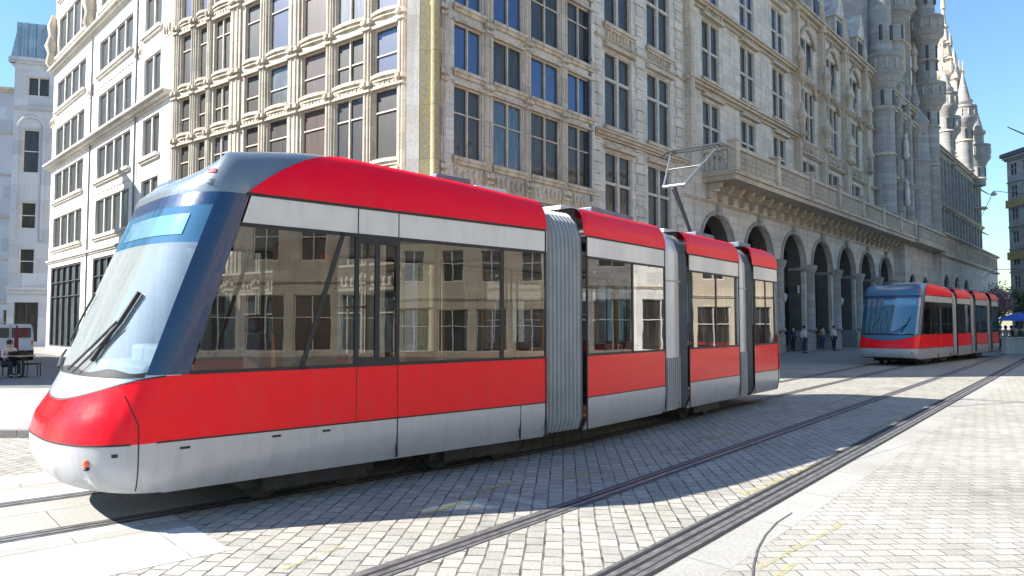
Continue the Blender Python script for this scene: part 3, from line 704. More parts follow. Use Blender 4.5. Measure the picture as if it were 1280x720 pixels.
mt={'root':(cF.x-dF.x*2.5,cF.y-dF.y*2.5,0),'f':frame(cF,dF)}
mt['b1a']=frame(cF,dF); mt['b1b']=frame(cB,dB)
mt['m2']=frame(cB,dB); mt['b2a']=frame(cB,dB,2.53); mt['b2b']=frame(cB,dB,3.47)
mt['m3']=frame(cB,dB,3.47); mt['b3a']=frame(cB,dB,5.94); mt['b3b']=frame(cB,dB,6.77); mt['m4']=frame(cB,dB,6.77)
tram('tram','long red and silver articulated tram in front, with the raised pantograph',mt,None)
# second tram, straight
c3=Vector((17.8,31.4))+n3*HW; f0=c3+d3*4.9
T2={'root':(c3.x,c3.y,0),'f':frame(f0,d3),'b1a':frame(f0,d3),'b1b':frame(f0,d3,.75),'m2':frame(f0,d3,.75),'b2a':frame(f0,d3,3.28),'b2b':frame(f0,d3,4.2),'m3':frame(f0,d3,4.2),'b3a':frame(f0,d3,6.67),'b3b':frame(f0,d3,7.5),'m4':frame(f0,d3,7.5)}
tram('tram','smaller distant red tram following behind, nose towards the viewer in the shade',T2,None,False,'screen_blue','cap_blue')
# ------------------------------------------------------------------ buildings
def wall_grid(mb,u0,u1,z0,z1,ops,y=0,dep=.3,mi=0):
    ops=[(max(a,u0),min(b,u1),max(c,z0),min(d,z1)) for a,b,c,d in ops if b>u0 and a<u1 and d>z0 and c<z1]
    us=sorted({u0,u1,*[o[0] for o in ops],*[o[1] for o in ops]}); zs=sorted({z0,z1,*[o[2] for o in ops],*[o[3] for o in ops]})
    for i in range(len(us)-1):
        for j in range(len(zs)-1):
            cu=(us[i]+us[i+1])/2; cz=(zs[j]+zs[j+1])/2
            if any(a<cu<b and c<cz<d for a,b,c,d in ops): continue
            mb.face([(us[i],y,zs[j]),(us[i+1],y,zs[j]),(us[i+1],y,zs[j+1]),(us[i],y,zs[j+1])],mi)
    for a,b,c,d in ops:
        for q in (((a,c),(a,d)),((b,c),(b,d)),((a,c),(b,c)),((a,d),(b,d))):
            (p,r),(s_,t)=q; mb.face([(p,y,r),(s_,y,t),(s_,y+dep,t),(p,y+dep,r)],mi)
def shell(mb,u0,u1,z0,z1,d0,d1,mi=0):   # back, sides and top behind a facade
    mb.face([(u0,d0,z0),(u0,d1,z0),(u0,d1,z1),(u0,d0,z1)],mi); mb.face([(u1,d0,z0),(u1,d1,z0),(u1,d1,z1),(u1,d0,z1)],mi)
    mb.face([(u0,d1,z0),(u1,d1,z0),(u1,d1,z1),(u0,d1,z1)],mi); mb.face([(u0,d0,z1),(u1,d0,z1),(u1,d1,z1),(u0,d1,z1)],mi)
_wc={}
def window(parent,u0,u1,z0,z1,y,glass,cols=2,trans=(),fm='frame_white',fw=.08,mw=.08,off=(0,0,0),blind=0,dy=.12,sill=None,smat='cream'):
    w=round(u1-u0,2); h=round(z1-z0,2); key=(w,h,glass,cols,trans,fm,fw,mw)
    if key not in _wc:
        mb=MB(); mb.face([(0,0,0),(w,0,0),(w,0,h),(0,0,h)]); gm=mb.data('window',[M[glass]])
        mb=MB(); a=-dy
        mb.box(0,fw,a,.02,0,h); mb.box(w-fw,w,a,.02,0,h); mb.box(fw,w-fw,a,.02,h-fw,h); mb.box(fw,w-fw,a,.02,0,fw)
        for k in range(1,cols): x=w*k/cols; mb.box(x-mw/2,x+mw/2,a-.02,.015,fw,h-fw)
        for t in trans: mb.box(fw,w-fw,a+.01,.012,h*t-mw*.4,h*t+mw*.4)
        _wc[key]=(gm,mb.data('frame',[M[fm]]))
    gm,fmh=_wc[key]
    g_=link('window',gm,parent,(u0+off[0],y+off[1],z0+off[2])); link('frame',fmh,g_)
    if sill:
        ks=(w,sill,y)
        if ks not in _wc:
            mb=MB(); ym=-y
            if sill=='bow': bow(mb,-.1,w+.1,-.13,-.002,.06,.17,ym); bow(mb,-.07,w+.07,-.25,-.13,.03,.10,ym)
            elif sill=='box': mb.box(-.1,w+.1,ym-.16,.02,-.13,-.002); mb.box(-.06,w+.06,ym-.10,ym+.02,-.25,-.13)
            else: mb.box(-.15,w+.15,ym-.20,.02,-.17,-.002); mb.box(-.1,w+.1,ym-.12,ym+.02,-.27,-.17)
            _wc[ks]=mb.data('sill',[M[smat]])
        link('sill',_wc[ks],g_)
    return g_
def course(mb,u0,u1,z,steps=((.12,.1),(.22,.12),(.3,.06)),y=0,mi=0):
    for p,h in steps: mb.box(u0,u1,y-p,y+.02,z,z+h-.001,mi); z+=h
def dentils(mb,u0,u1,z,h=.16,p=.16,pitch=.32,w=.16,y=0,mi=0):
    n=int((u1-u0)/pitch)
    for k in range(n): x=u0+(k+.5)*pitch; mb.box(x-w/2,x+w/2,y-p,y+.01,z,z+h,mi)
def bow(mb,u0,u1,z0,z1,p0,p1,y=0,n=8,mi=0):   # sill bowed outwards
    pts=[(u0,y+.02)]
    for k in range(n+1):
        t=k/n; pts.append((u0+(u1-u0)*t,y-(p0+(p1-p0)*math.sin(PI*t))))
    pts.append((u1,y+.02)); mb.extr(pts,2,z0,z1,mi)
def leafrun(mb,u0,u1,z0,z1,p=.12,pitch=.28,y=0,mi=0):  # carved relief: knobs and loops
    mb.cut(); mb.box(u0,u1,y-.035,y+.015,z0,z1,mi); rnd=random.Random(int(u0*31+z0*17)); n=max(1,int((u1-u0)/pitch)); h=z1-z0
    for k in range(n):
        x=u0+(k+.5)*(u1-u0)/n; r=min(h*.4,(u1-u0)/n*.42)
        mb.ball((x,y-p*.4,(z0+z1)/2+rnd.uniform(-.1,.1)*h),r*rnd.uniform(.6,1),p*rnd.uniform(.8,1.2),h*rnd.uniform(.28,.42),6,mi)
        if k%2: mb.box(x-r*.3,x+r*.3,y-p,y,z0+h*.12,z0+h*.25,mi)
    mb.cut()
CB=Vector((-2.6,23.5)); dR=Vector((.66,.751)).normalized(); aR=math.atan2(dR.y,dR.x)
dL=Vector((-.8,.6)); aL=math.atan2(-dL.y,-dL.x)   # local x of the left face points to the corner

# ---- corner building: two faces meeting at an ochre pier --------------------------------
cbld=empty('corner_building',(CB.x,CB.y,0),0,'cream ornate corner building with close set windows and an ochre pier on its corner','building')
ROWS=[(.6,3.0,'shop'),(3.9,6.5,'t'),(7.5,9.98,'t'),(10.5,12.15,'m'),(12.75,15.15,'t'),(15.8,18.2,'t'),(18.8,21.2,'m')]
def face_cb(cols,rot,origin,ulo,uhi,mat,pil,right):
    e=empty('facade',origin,rot); e.parent=cbld
    ops=[(a,b,z0,z1) for a,b,d in cols for z0,z1,_ in ROWS]
    mb=MB(); wall_grid(mb,ulo,uhi,0,23,ops,0,.32); shell(mb,ulo,uhi,0,23,.34,9.5)
    mb.build('wall',M[mat],e)
    mb=MB(); rnd=random.Random(4 if right else 9)
    for a,b in pil:                      # clustered pilasters
        c=(a+b)/2; w=b-a
        mb.box(a,b,-.07,.02,0,22.6); mb.tube((c-w*.22,-.07,.5),(c-w*.22,-.07,22.4),.05,n=8); mb.tube((c+w*.22,-.07,.5),(c+w*.22,-.07,22.4),.05,n=8)
        for z in (3.5,7.05,10.22,12.45,15.5,18.5):
            mb.box(a-.04,b+.04,-.20,.02,z-.08,z+.07); mb.ball((c,-.2,z),w*.25,.08,.14,7); mb.box(a-.02,b+.02,-.18,.02,z-.28,z-.2)
        mb.cut() if 0 else mb.lathe(c,-.18,[(.1,22.6),(.24,22.8),(.1,23.0),(.16,23.3),(.03,24.2)],8); mb.cut()
    mb.build('pilaster',M['stone_trim' if right else 'cream'],e,smooth=40)
    mb=MB()
    bays=[]; prev=None
    for a,b,d in cols:
        for zt in (3.0,6.5,9.98,12.15,15.15,18.2,21.2):    # arched hood or lintel above
            mb.box(a-.08,b+.08,-.10,.02,zt,zt+.10)
            mb.cut()
    mb.build('lintel',M['cream' if not right else 'stone_trim'],e)
    mb=MB()
    for a,b,d in cols:
        leafrun(mb,a,b,6.62,7.2,.1,.24); leafrun(mb,a,b,3.15,3.6,.1,.24); 
        if not right: leafrun(mb,a,b,9.99+.12,10.24,.06,.2)
        leafrun(mb,a,b,15.3,15.5,.06,.2); mb.cut()
    mb.build('carved_frieze',M['stone_trim'],e,smooth=50)
    mb=MB(); 
    for z in (3.62,22.4): course(mb,ulo,uhi,z,((.1,.08),(.26,.12),(.36,.08)))
    dentils(mb,ulo,uhi,22.1,.26,.2,.4,.2)
    mb.build('cornice',M['stone_trim'],e)
    for a,b,d in cols:
        # slim frames at the jambs
        for z0,z1,kd in ROWS:
            if kd=='shop': gk='glass_shop'
            elif right: gk='glass_blue' if z0>10 and rnd.random()<.8 else rnd.choice(['glass_dark','glass_dark','glass_shop'])
            else: gk='glass_brown' if (abs(a+6.39)<.01 and z0<13) else rnd.choice(['glass_dark','glass_blue','glass_blue','glass_shop','glass_office'] if a>-10 else ['glass_dark','glass_office','glass_office','glass_blue'])
            tr=((.68,) if z1-z0>2 else (() if right else (.42,)))
            if right and abs(z0-7.5)<.01: tr=(.62,)
            window(e,a,b,z0,z1,.13,gk,2 if d or right else 1,tr,'cream_frame',.05,.06,dy=.06,sill=None if kd=='shop' else ('box' if right else 'bow'),smat='stone_trim' if right else 'cream')
    E4=Matrix.Translation(origin)@Matrix.Rotation(rot,4,'Z')
    for ch in list(e.children): ml=Matrix.Translation(ch.location); ch.parent=cbld; ch.matrix_local=E4@ml
    bpy.data.objects.remove(e)
M['cream_frame']=paint('cream window frame',(.50,.44,.36),.6,var=.2)
Lc=[(1.17,2.35,0),(2.88,4.43,1),(4.97,6.39,0),(7.28,8.58,0),(9.18,10.24,0),(11.36,12.6,1),(13.2,13.9,0),(14.5,15.4,0)]
Lc=[(-b,-a,d) for a,b,d in Lc]
face_cb(Lc,aL,(-.38,-.06,0),-16.1,-.62,'cream',[(-2.80,-2.42),(-7.14,-6.52),(-4.86,-4.52),(-11.2,-10.5),(-1.05,-.75),(-13.05,-12.75),(-14.4,-14.0),(-9.1,-8.68),(-15.9,-15.5)],False)
Rc=[(.78,2.16,0),(2.74,4.39,0),(4.85,6.68,0),(7.14,8.87,0)]
face_cb(Rc,aR,(.12,-.05,0),.0,9.1,'stone_grey',[(2.25,2.62),(6.72,7.10),(4.46,4.78),(.06,.34)],True)
mb=MB(); mb.box(-.42,.10,-.30,.5,0,25); mb.build('corner_pier',M['ochre'],cbld)
mb=MB(); mb.lathe(.08,-.26,[(.15,0),(.15,3.4),(.19,3.5),(.15,3.6),(.15,12.3),(.19,12.4),(.15,12.5),(.15,22),(.24,22.4),(.24,22.7)],14); mb.build('corner_shaft',M['ochre'],cbld,smooth=50)
mb=MB(); mb.box(-.86,-.44,-.26,.4,0,24.4); mb.build('corner_pilaster',M['white_trim'],cbld)
mb=MB(); mb.tube((5.90,6.50,.2),(5.90,6.50,22.6),.07,n=8)
for z in range(1,22,3): mb.tube((5.90,6.50,z),(5.90,6.50,z+.12),.10,n=8)
mb.build('drainpipe',M['slate'],cbld,smooth=50)

# ---- white office building --------------------------------------------------------------
dW=Vector((-.7,.714)).normalized(); aW=math.atan2(-dW.y,-dW.x); OW=CB+Vector((-.38,-.06))+dL*16.15
off_b=empty('office_building',(OW.x,OW.y,0),aW,'tall white office building with dark four light windows in bands','building')
oc=[(1.56,4.0,2),(5.9,12.0,4),(14.9,22.0,4)]; oc=[(-b,-a,n) for a,b,n in oc]
orow=[(6.9,9.0),(10.1,12.1),(13.1,15.2),(16.4,18.4),(20.2,22.9),(24.2,26.0)]
ops=[(a,b,z0,z1) for a,b,n in oc for z0,z1 in orow]+[(-12.2,-5.6,.35,5.65),(-22.2,-14.7,.35,5.65),(-4.2,-1.4,.35,5.65)]
mb=MB(); wall_grid(mb,-23,0,0,27.5,ops,0,.38); shell(mb,-23,0,0,27.5,.40,12); mb.build('wall',M['white_render'],off_b)
mb=MB()
course(mb,-23.2,0,12.45,((.15,.1),(.35,.14),(.5,.1))); course(mb,-23.2,0,19.2,((.1,.1),(.25,.12),(.4,.1))); course(mb,-23.3,0,27.2,((.2,.2),(.5,.2),(.7,.15)))
course(mb,-23.1,0,5.95,((.08,.1),(.16,.1)))
for z in (9.35,15.6): dentils(mb,-12.2,-5.6,z,.06,.05,.5,.3)
mb.build('moulding',M['white_trim'],off_b)
mb=MB(); 
for u in (-13.5,-4.9,-.6,-22.9): 
    mb.lathe(u,-.18,[(.12,19.5),(.42,19.9),(.3,20.6),(.5,21.1),(.25,21.9),(.38,22.5),(.1,23.4)],8)
    leafrun(mb,u-.5,u+.5,19.6,22.8,.25,.35)
    mb.cut(); leafrun(mb,u-.5,u+.5,15.5,16.2,.1,.3); mb.cut()
mb.build('carved_ornament',M['stone_trim'],off_b,smooth=50)
mb=MB()
for u in (-13.1,-4.85): mb.tube((u,-.1,.3),(u,-.1,19),.06,n=6)
mb.build('drainpipe',M['slate'],off_b,smooth=50)
for a,b,n in oc:
    for z0,z1 in orow: window(off_b,a,b,z0,z1,.16,'glass_office',n,(),'frame_white',.04,.17 if n==4 else .14,dy=.08,sill='wide',smat='white_trim')
for a,b,n in ((-12.2,-5.6,5),(-22.2,-14.7,5),(-4.2,-1.4,3)): window(off_b,a,b,.35,5.65,.18,'glass_shop',n,(.62,.80),'frame_dark',.1,.07)
# ---- off-white far left building ---------------------------------------------------------
fl=empty('town_house',(-40.7,58,0),math.atan2(.3,.95),'narrow pale blue grey building with a blue zinc roof beyond the white office building','building')
ops=[(.9,2.5,20.6,22.2),(.7,1.9,14.2,17.8),(.7,1.8,9.6,11.8),(.7,1.8,5.9,8.0),(.5,2.2,.4,3.6),(4.2,5.6,20.6,22.2),(4.2,5.6,14.2,17.8),(4.2,5.6,9.6,11.8),(4,6,.4,3.6)]
mb=MB(); wall_grid(mb,0,9,0,23.4,ops,0,.3); shell(mb,0,9,0,23.4,.32,12); mb.build('wall',M['pale_blue_render'],fl)
mb=MB(); course(mb,-.3,9.2,23.2,((.2,.2),(.45,.25))); mb.box(-.4,-.0,-.3,12,23.2,23.6); course(mb,0,9,19.4); course(mb,0,9,4.3,((.2,.3),(.4,.2)))
mb.build('cornice',M['pale_blue_render'],fl)
mb=MB(); mb.extr([(-.3,23.65),(.2,26.6),(9,26.6),(9,23.65)],1,-.1,11)
for k in range(13): mb.box(.1+k*.62,.2+k*.62,-.2,-.08,23.7,26.6)
mb.build('roof',M['zinc'],fl)
mb=MB(); pts=[(1.3+.95*math.cos(R(a)),17.9+.95*math.sin(R(a))) for a in range(0,181,15)]
for a,b in zip(pts,pts[1:]): mb.tube((a[0],-.08,a[1]),(b[0],-.08,b[1]),.12,n=6)
mb.box(.25,.45,-.16,.02,8.6,17.9); mb.box(2.15,2.35,-.16,.02,8.6,17.9); mb.build('blind_arch',M['pale_blue_render'],fl,smooth=40)
for a,b,c,d in ops: window(fl,a,b,c,d,.25,'glass_dark',2 if b-a>1.3 else 1,(.5,) if d-c>2 else (),'pale_frame' if c>4 else 'frame_dark')if False else window(fl,a,b,c,d,.25,'glass_dark',2 if b-a>1.3 else 1,(.5,) if d-c>2 else (),'frame_white' if c>4 else 'frame_dark')

# ---- town hall ---------------------------------------------------------------------------
U0=9.2; TO=CB+dR*U0
th=empty('town_hall',(TO.x,TO.y,0),aR,'long grey gothic town hall with arcade, balcony, round turrets and a spire','building')
OFF=(-U0,0,0); TM=Matrix.Translation(OFF)
def tb_(nm,mb,mat,parent=None,**kw): return mb.build(nm,M[mat] if isinstance(mat,str) else mat,parent or th,mat=TM if parent is None else None,**kw)
ops=[]; wins=[]
def W(a,b,c,d,g_='glass_dark',cols=2,tr=(.5,),y=0,fm='frame_stone',mw=.16,fw=.06): wins.append((a,b,c,d,g_,cols,tr,y,fm,mw,fw))
# quoined bay next to the corner building
for a,b in ((10.1,12.3),(13.7,15.9)):
    for z0,z1 in ((1.0,4.6),(5.6,9.4),(10.5,13.9),(15.1,18.6),(19.6,22.6)): W(a,b,z0,z1,'glass_dark',2,(.64,))
bays=[20.5,25.4,30.3]
for c in bays:
    for z0,z1 in ((11.2,13.9),(15.1,18.4),(19.4,22.4)): W(c-1.05,c+1.05,z0,z1,'glass_dark' if z0<19 else 'glass_blue',2,(.5,))
gb=[35.6,40.9,46.5]
for c in gb:
    W(c-1.5,c+1.5,11.1,13.2); W(c-1.45,c+1.45,14.6,18.3,'glass_dark',3,(.55,)); W(c-1.4,c+1.4,19.2,22.0,'glass_dark',2,())
for k in range(15):
    u=74+k*2.15; W(u,u+1.0,16.6,20.9,'glass_dark',1,(.6,)); W(u,u+1.0,11.9,14.8,'glass_dark',1,(.5,))
for u in (57.5,61,64.5,68.6): W(u,u+.9,16.2,21,'glass_dark',1,(.5,)); W(u,u+.9,11.8,14.6,'glass_dark',1,(.5,))
ops=[w_[:4] for w_ in wins]
mb=MB()
wall_grid(mb,9.2,17.3,0,25,[o for o in ops if o[1]<17],0,.35)
wall_grid(mb,17.3,73,9.3,23.6,[o for o in ops if 17.3<o[0] and o[1]<73],0,.35)
wall_grid(mb,73,107,11,22.2,[o for o in ops if o[0]>73],0,.35)
shell(mb,9.2,17.3,0,25,.37,11); shell(mb,17.3,73,9.0,23.6,.37,12); shell(mb,73,107,0,22.2,.37,12)
# arcade
arc=[21.0,26.6,32.3,37.9,43.6,49.2,54.9]; aw=2.05; zsp=5.75
ext=[(60.9,1.3,5.3),(66.3,1.3,5.3),(72.3,1.5,5.6),(77.9,1.5,5.6),(83.5,1.5,5.6)]
AR=[(c,aw,zsp) for c in arc]+ext
def arcwall(mb,u0,u1,cs,zt,y=0,dep=1.1):
    x=u0
    for c,r,sp_ in cs:
        wall_grid(mb,x,c-r,0,zt,[],y)
        pts=[(c-r,0)]+[(c-r*math.cos(PI*k/16),sp_+r*math.sin(PI*k/16)) for k in range(17)]+[(c+r,0)]
        for a,b in zip(pts[1:-1],pts[2:-1]): mb.face([(a[0],y,a[1]),(b[0],y,b[1]),(b[0],y,zt),(a[0],y,zt)])
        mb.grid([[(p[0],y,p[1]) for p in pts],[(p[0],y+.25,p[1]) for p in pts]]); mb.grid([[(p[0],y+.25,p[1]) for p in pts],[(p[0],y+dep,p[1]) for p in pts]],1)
        # inner face of the piers
        x=c+r
    wall_grid(mb,x,u1,0,zt,[],y)
arcwall(mb,17.3,58.2,[a for a in AR if a[0]<58],9.3)
arcwall(mb,58.2,70,[a for a in AR if 58<a[0]<70],9.3,-.9,1.6)
mb.face([(58.2,-.9,0),(58.2,0,0),(58.2,0,9.3),(58.2,-.9,9.3)])
arcwall(mb,70,108,[a for a in AR if a[0]>70],9.2,-1.7,2.2); mb.face([(70,-1.7,0),(70,-.9,0),(70,-.9,9.2),(70,-1.7,9.2)]); mb.face([(108,-1.7,0),(108,1,0),(108,1,11.4),(108,-1.7,11.4)])
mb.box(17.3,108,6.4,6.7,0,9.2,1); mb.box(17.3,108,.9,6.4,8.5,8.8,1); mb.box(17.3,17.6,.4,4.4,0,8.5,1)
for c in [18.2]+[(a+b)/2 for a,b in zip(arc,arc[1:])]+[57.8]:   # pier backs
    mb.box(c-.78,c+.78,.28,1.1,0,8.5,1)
mb.build('wall',[M['stone_grey'],M['arcade_shade']],th,mat=TM)
# piers: plinths, attached shafts and capitals
mb=MB()
for c in [18.4]+[(a+b)/2 for a,b in zip(arc,arc[1:])]+[57.5]:
    mb.box(c-.84,c+.84,-.16,1.15,.002,1.15); mb.box(c-.80,c+.80,-.10,1.12,1.15,1.35); mb.lathe(c,-.02,[(.42,1.35),(.5,1.45),(.40,1.6),(.39,5.3),(.52,5.55),(.6,5.85),(.3,5.95)],12)
    mb.box(c-.82,c+.82,-.12,1.12,5.5,5.72); mb.cut()
for c,r,sp_ in [a for a in AR if a[0]<58]:
    pts=[(c-(r+.14)*math.cos(PI*k/14),sp_+(r+.14)*math.sin(PI*k/14)) for k in range(15)]
    for a,b in zip(pts,pts[1:]): mb.tube((a[0],-.03,a[1]),(b[0],-.03,b[1]),.11,n=6,cap=False)
    mb.box(c-.2,c+.2,-.22,.02,sp_+r-.05,sp_+r+.55); mb.cut()
tb_('arcade_pier',mb,'stone_dark',smooth=40)
# quoins and string courses
mb=MB()
for u in (9.35,12.95,16.75):
    z=.3
    k=0
    while z<24.6:
        w=.42 if k%2 else .28; mb.box(max(9.22,u-w),min(17.29,u+w),-.07,.02,z,z+.46); z+=.5; k+=1
    mb.cut()
tb_('quoin',mb,'stone_grey')
mb=MB()
course(mb,9.22,17.2,9.9,((.12,.1),(.25,.12),(.35,.1))); course(mb,9.22,17.2,14.25,((.08,.08),(.15,.08))); course(mb,9.22,17.3,19.0); course(mb,9.22,17.35,24.6,((.2,.2),(.45,.2),(.6,.15)))
for z in (14.3,18.75): course(mb,17.25,33.4,z,((.15,.14),(.32,.14),(.45,.08)))
for c in bays:
    for z in (14.05,18.5,22.6): mb.box(c-1.25,c+1.25,-.26,.02,z,z+.16); 
course(mb,17.3,73,23.3,((.2,.2),(.45,.2),(.6,.15))); course(mb,33.4,58,13.5,((.12,.1),(.25,.1))); course(mb,33.4,58,18.75,((.12,.1),(.22,.1)))
course(mb,58,107.2,21.7,((.2,.2),(.45,.25),(.6,.15))); course(mb,73,107.1,15.3,((.2,.2),(.42,.2),(.5,.1))); dentils(mb,73,107,21.2,.35,.3,.8,.4)
course(mb,58,73,15.3,((.2,.2),(.42,.2)))
for c in (10.1,13.7): 
    for z in (9.5,14.0,18.7): mb.box(c-.15,c+2.35,-.22,.02,z,z+.15)
course(mb,17.3,58.2,8.35,((.06,.08),(.12,.08)))
course(mb,70,108.1,8.9,((.12,.12),(.3,.14)),-1.7); course(mb,70,108.2,11.2,((.15,.12),(.35,.16)),-1.7)
tb_('string_course',mb,'stone_trim')
mb=MB()   # carved panels, hood arches, corbels, gothic tracery
for c in (11.2,14.8): leafrun(mb,c-1.1,c+1.1,14.4,15.0,.1,.26); leafrun(mb,c-1.1,c+1.1,9.45,9.85,.08,.26); mb.cut()
for c in bays: leafrun(mb,c-1.2,c+1.2,14.6,15.0,.2,.3); leafrun(mb,c-1.1,c+1.1,18.55,19.2,.22,.34); leafrun(mb,c-.9,c+.9,22.75,23.2,.2,.3); mb.cut()
for c in gb:
    for r,zz,w in ((1.62,18.0,1),(1.55,21.6,1)):
        pts=[]
        for k in range(9): t=k/8; pts.append((c-r+ r*t, zz+ (1.15)*math.sin(t*PI/2)**.8))
        pts+= [(2*c-p[0],p[1]) for p in pts[::-1][1:]]
        for a,b in zip(pts,pts[1:]): mb.tube((a[0],-.12,a[1]),(b[0],-.12,b[1]),.13,n=6,cap=False)
        mb.lathe(c,-.15,[(.05,zz+1.1),(.2,zz+1.35),(.08,zz+1.6),(.02,zz+2.0)],6)
    mb.cut(); leafrun(mb,c-1.5,c+1.5,13.75,14.45,.16,.3); leafrun(mb,c-1.3,c+1.3,18.5,19.1,.3,.4)
    for dx in (-2.55,2.55):
        if c+dx>51: continue
        mb.box(c+dx-.18,c+dx+.18,-.42,.02,11.3,23.2); mb.lathe(c+dx,-.25,[(.3,23.2),(.34,23.9),(.2,24.1),(.24,24.5),(.03,26.3)],8)
        for z in (14.9,18.8): mb.lathe(c+dx,-.5,[(.08,z-.6),(.34,z-.3),(.2,z),(.26,z+.8),(.36,z+.9),(.3,z+1.2),(.04,z+1.9)],8)
        mb.cut()
for c in (33.1,17.6): mb.box(c-.2,c+.2,-.4,.02,9.9,23.2)
tb_('carved_ornament',mb,'stone_trim',smooth=50)
# windows (after the wall), each its own part
for a,b,c,d,g_,cols,tr,y,fm,mw,fw in wins: window(th,a,b,c,d,y+.18,g_,cols,tr,fm,fw,mw,OFF,sill='wide' if b-a>1.2 else None,smat='stone_trim')
mb=MB()
for c in arc+[60.9,66.3,72.3,77.9]: mb.box(c-1.7,c+1.7,6.3,6.42,0,5.2); mb.cut()
tb_('arcade_shop_window',mb,'glass_dark')
# balcony
mb=MB()
mb.box(19.3,58.2,-1.8,0,9.35,9.62); mb.box(19.2,58.2,-1.92,0,9.62,9.75)
u=19.8
while u<58:
    mb.extr([(0,8.55),(-.25,8.6),(-.4,8.95),(-.8,9.1),(-.9,9.34),(0,9.34)],0,u-.15,u+.15); mb.ball((u,-.55,9.0),.17,.22,.2,6); u+=1.4
mb.box(58.2,70,-2.2,-.9,9.3,9.8)
tb_('balcony',mb,'stone_trim',smooth=30)
mb=MB(); mb.box(19.25,58.2,-1.86,-1.62,10.92,11.12); mb.box(19.25,58.2,-1.84,-1.64,9.75,9.92); mb.box(19.25,19.5,-1.62,0,10.92,11.12); mb.box(19.25,19.5,-1.62,0,9.75,9.92)
u=19.75
prof=[(.05,9.92),(.095,10.12),(.05,10.3),(.085,10.42),(.05,10.56),(.09,10.76),(.05,10.92)]
while u<58: mb.lathe(u,-1.74,prof,6); u+=.30
y=-1.4
while y<0: mb.lathe(19.38,y,prof,6); y+=.3
for u in [19.4+5.55*k for k in range(7)]+[57.9]: mb.box(u-.24,u+.24,-1.97,-1.5,9.76,11.3); mb.box(u-.3,u+.3,-2.03,-1.44,11.3,11.42)
mb.box(58.2,70,-2.15,-1.95,10.9,11.15)
u=58.5
while u<70: mb.lathe(u,-2.05,[(.07,9.8),(.12,10.2),(.06,10.5),(.12,10.8)],6); u+=.45
mb.box(70,108,-1.7,-1.4,9.2,11.2); u=70.6
while u<108: mb.box(u-.12,u+.12,-1.76,-1.69,9.5,11.0); u+=.9
mb.face([(70,-1.4,11.0),(108,-1.4,11.0),(108,0,11.0),(70,0,11.0)])
tb_('balustrade',mb,'stone_trim',smooth=40)
# roofs with dormers
mb=MB(); mb.extr([(.1,23.9),(6.5,39),(8,39),(12,23.9)],0,17.5,56.4); mb.extr([(.1,25),(4,29),(8,29),(11,25)],0,9.4,17.4)
mb.extr([(.2,22.4),(3,24.6),(9,24.6),(11.8,22.4)],0,73,106.8)
tb_('roof',mb,'slate')
for c in (22.9,27.8,38.3,43.7,49.3):
    mb=MB(); mb.box(c-.9,c+.9,.15,3.6,23.9,26.2); mb.extr([(c-1.1,26.2),(c,28.4),(c+1.1,26.2)],1,.0,4.6); d_=tb_('dormer',mb,'stone_grey')
    mb=MB(); mb.box(c-.55,c+.55,.08,.16,24.2,25.9); mb.build('pane',M['glass_dark'],d_)
# turrets, towers, spire
def ring(r,z): return [(r*.98,z-1.2),(r*1.12,z-1.0),(r*1.3,z-.5),(r*1.62,z-.1),(r*1.66,z+.25),(r*1.58,z+.3),(r*1.58,z+1.5),(r*1.68,z+1.6),(r*1.68,z+1.85),(r*1.0,z+1.86)]
def turret(u,y,r,z0,rings,ztop,cone=4,mat='stone_turret'):
    prof=[(r,z0)]
    zz=z0
    for z in rings:
        prof+=ring(r,z); prof.append((r*.92,z+1.9)); 
    prof+= [(r*.9,ztop),(r*1.15,ztop+.3),(r*1.15,ztop+.6),(r*.9,ztop+.7),(.05,ztop+.7+cone)]
    mb=MB(); mb.lathe(u,y,prof,16)
    t=tb_('turret',mb,mat,smooth=35)
    mb=MB()
    for z in rings:       # pierced parapet and slits
        for k in range(12):
            a=2*PI*k/12; x=u+r*1.6*math.cos(a); yy=y+r*1.6*math.sin(a); mb.tube((x,yy,z+.45),(x,yy,z+1.35),.09,n=5)
            x=u+r*1.25*math.cos(a+.2); yy=y+r*1.25*math.sin(a+.2); mb.ball((x,yy,z-.35),.14,.14,.22,6)
        for k in range(2): mb.lathe(u,y,[(r*1.01,z-3-k*4.1),(r*1.14,z-2.9-k*4.1),(r*1.01,z-2.7-k*4.1)],16)
    tb_('turret_moulding',mb,'stone_trim',smooth=35)
    mb=MB()
    for z in [q-2.6 for q in rings]+[q+3.2 for q in rings if q+4.6<ztop]:
        for a in (-100,-160,-40): 
            x=u+r*.97*math.cos(R(a)); yy=y+r*.97*math.sin(R(a)); (mb.tube((x,yy,z),(x,yy,z+1.3),.13,n=6),mb.cut())
    mb.build('slit_window',M['glass_dark'],t)
    return t
turret(53.0,-.5,1.05,9.8,[23.6],37,6)
turret(61.0,.6,1.25,23,[32.2],46,6)
turret(70.8,-.6,1.1,11,[25.6,32.8],42,6)
turret(85.5,.2,.8,22,[28.4],30.3,2)
turret(97.5,.2,.95,22,[29.5],31.6,4)
turret(101.5,-.5,1.05,21,[24.8],28,4)
turret(92,1.5,1.1,22,[27.0],31.5,3)
mb=MB()
wall_grid(mb,56.5,69.8,23.6,48,[(58+k*2.6,59.2+k*2.6,z,z+4.2) for k in range(5) for z in (25.5,32,38.5)],.6,.5); shell(mb,56.5,69.8,23.6,48,1.1,11)
mb.box(56.6,69.7,1.11,1.13,24,47,0)
tb_('tower',mb,'stone_grey')
mb=MB()
for z in (24,31,37.6): course(mb,56.3,70,z,((.1,.1),(.25,.15),(.3,.1)),.6)
for k in range(6): mb.box(57.1+k*2.6,57.5+k*2.6,.2,.62,24,47.8)
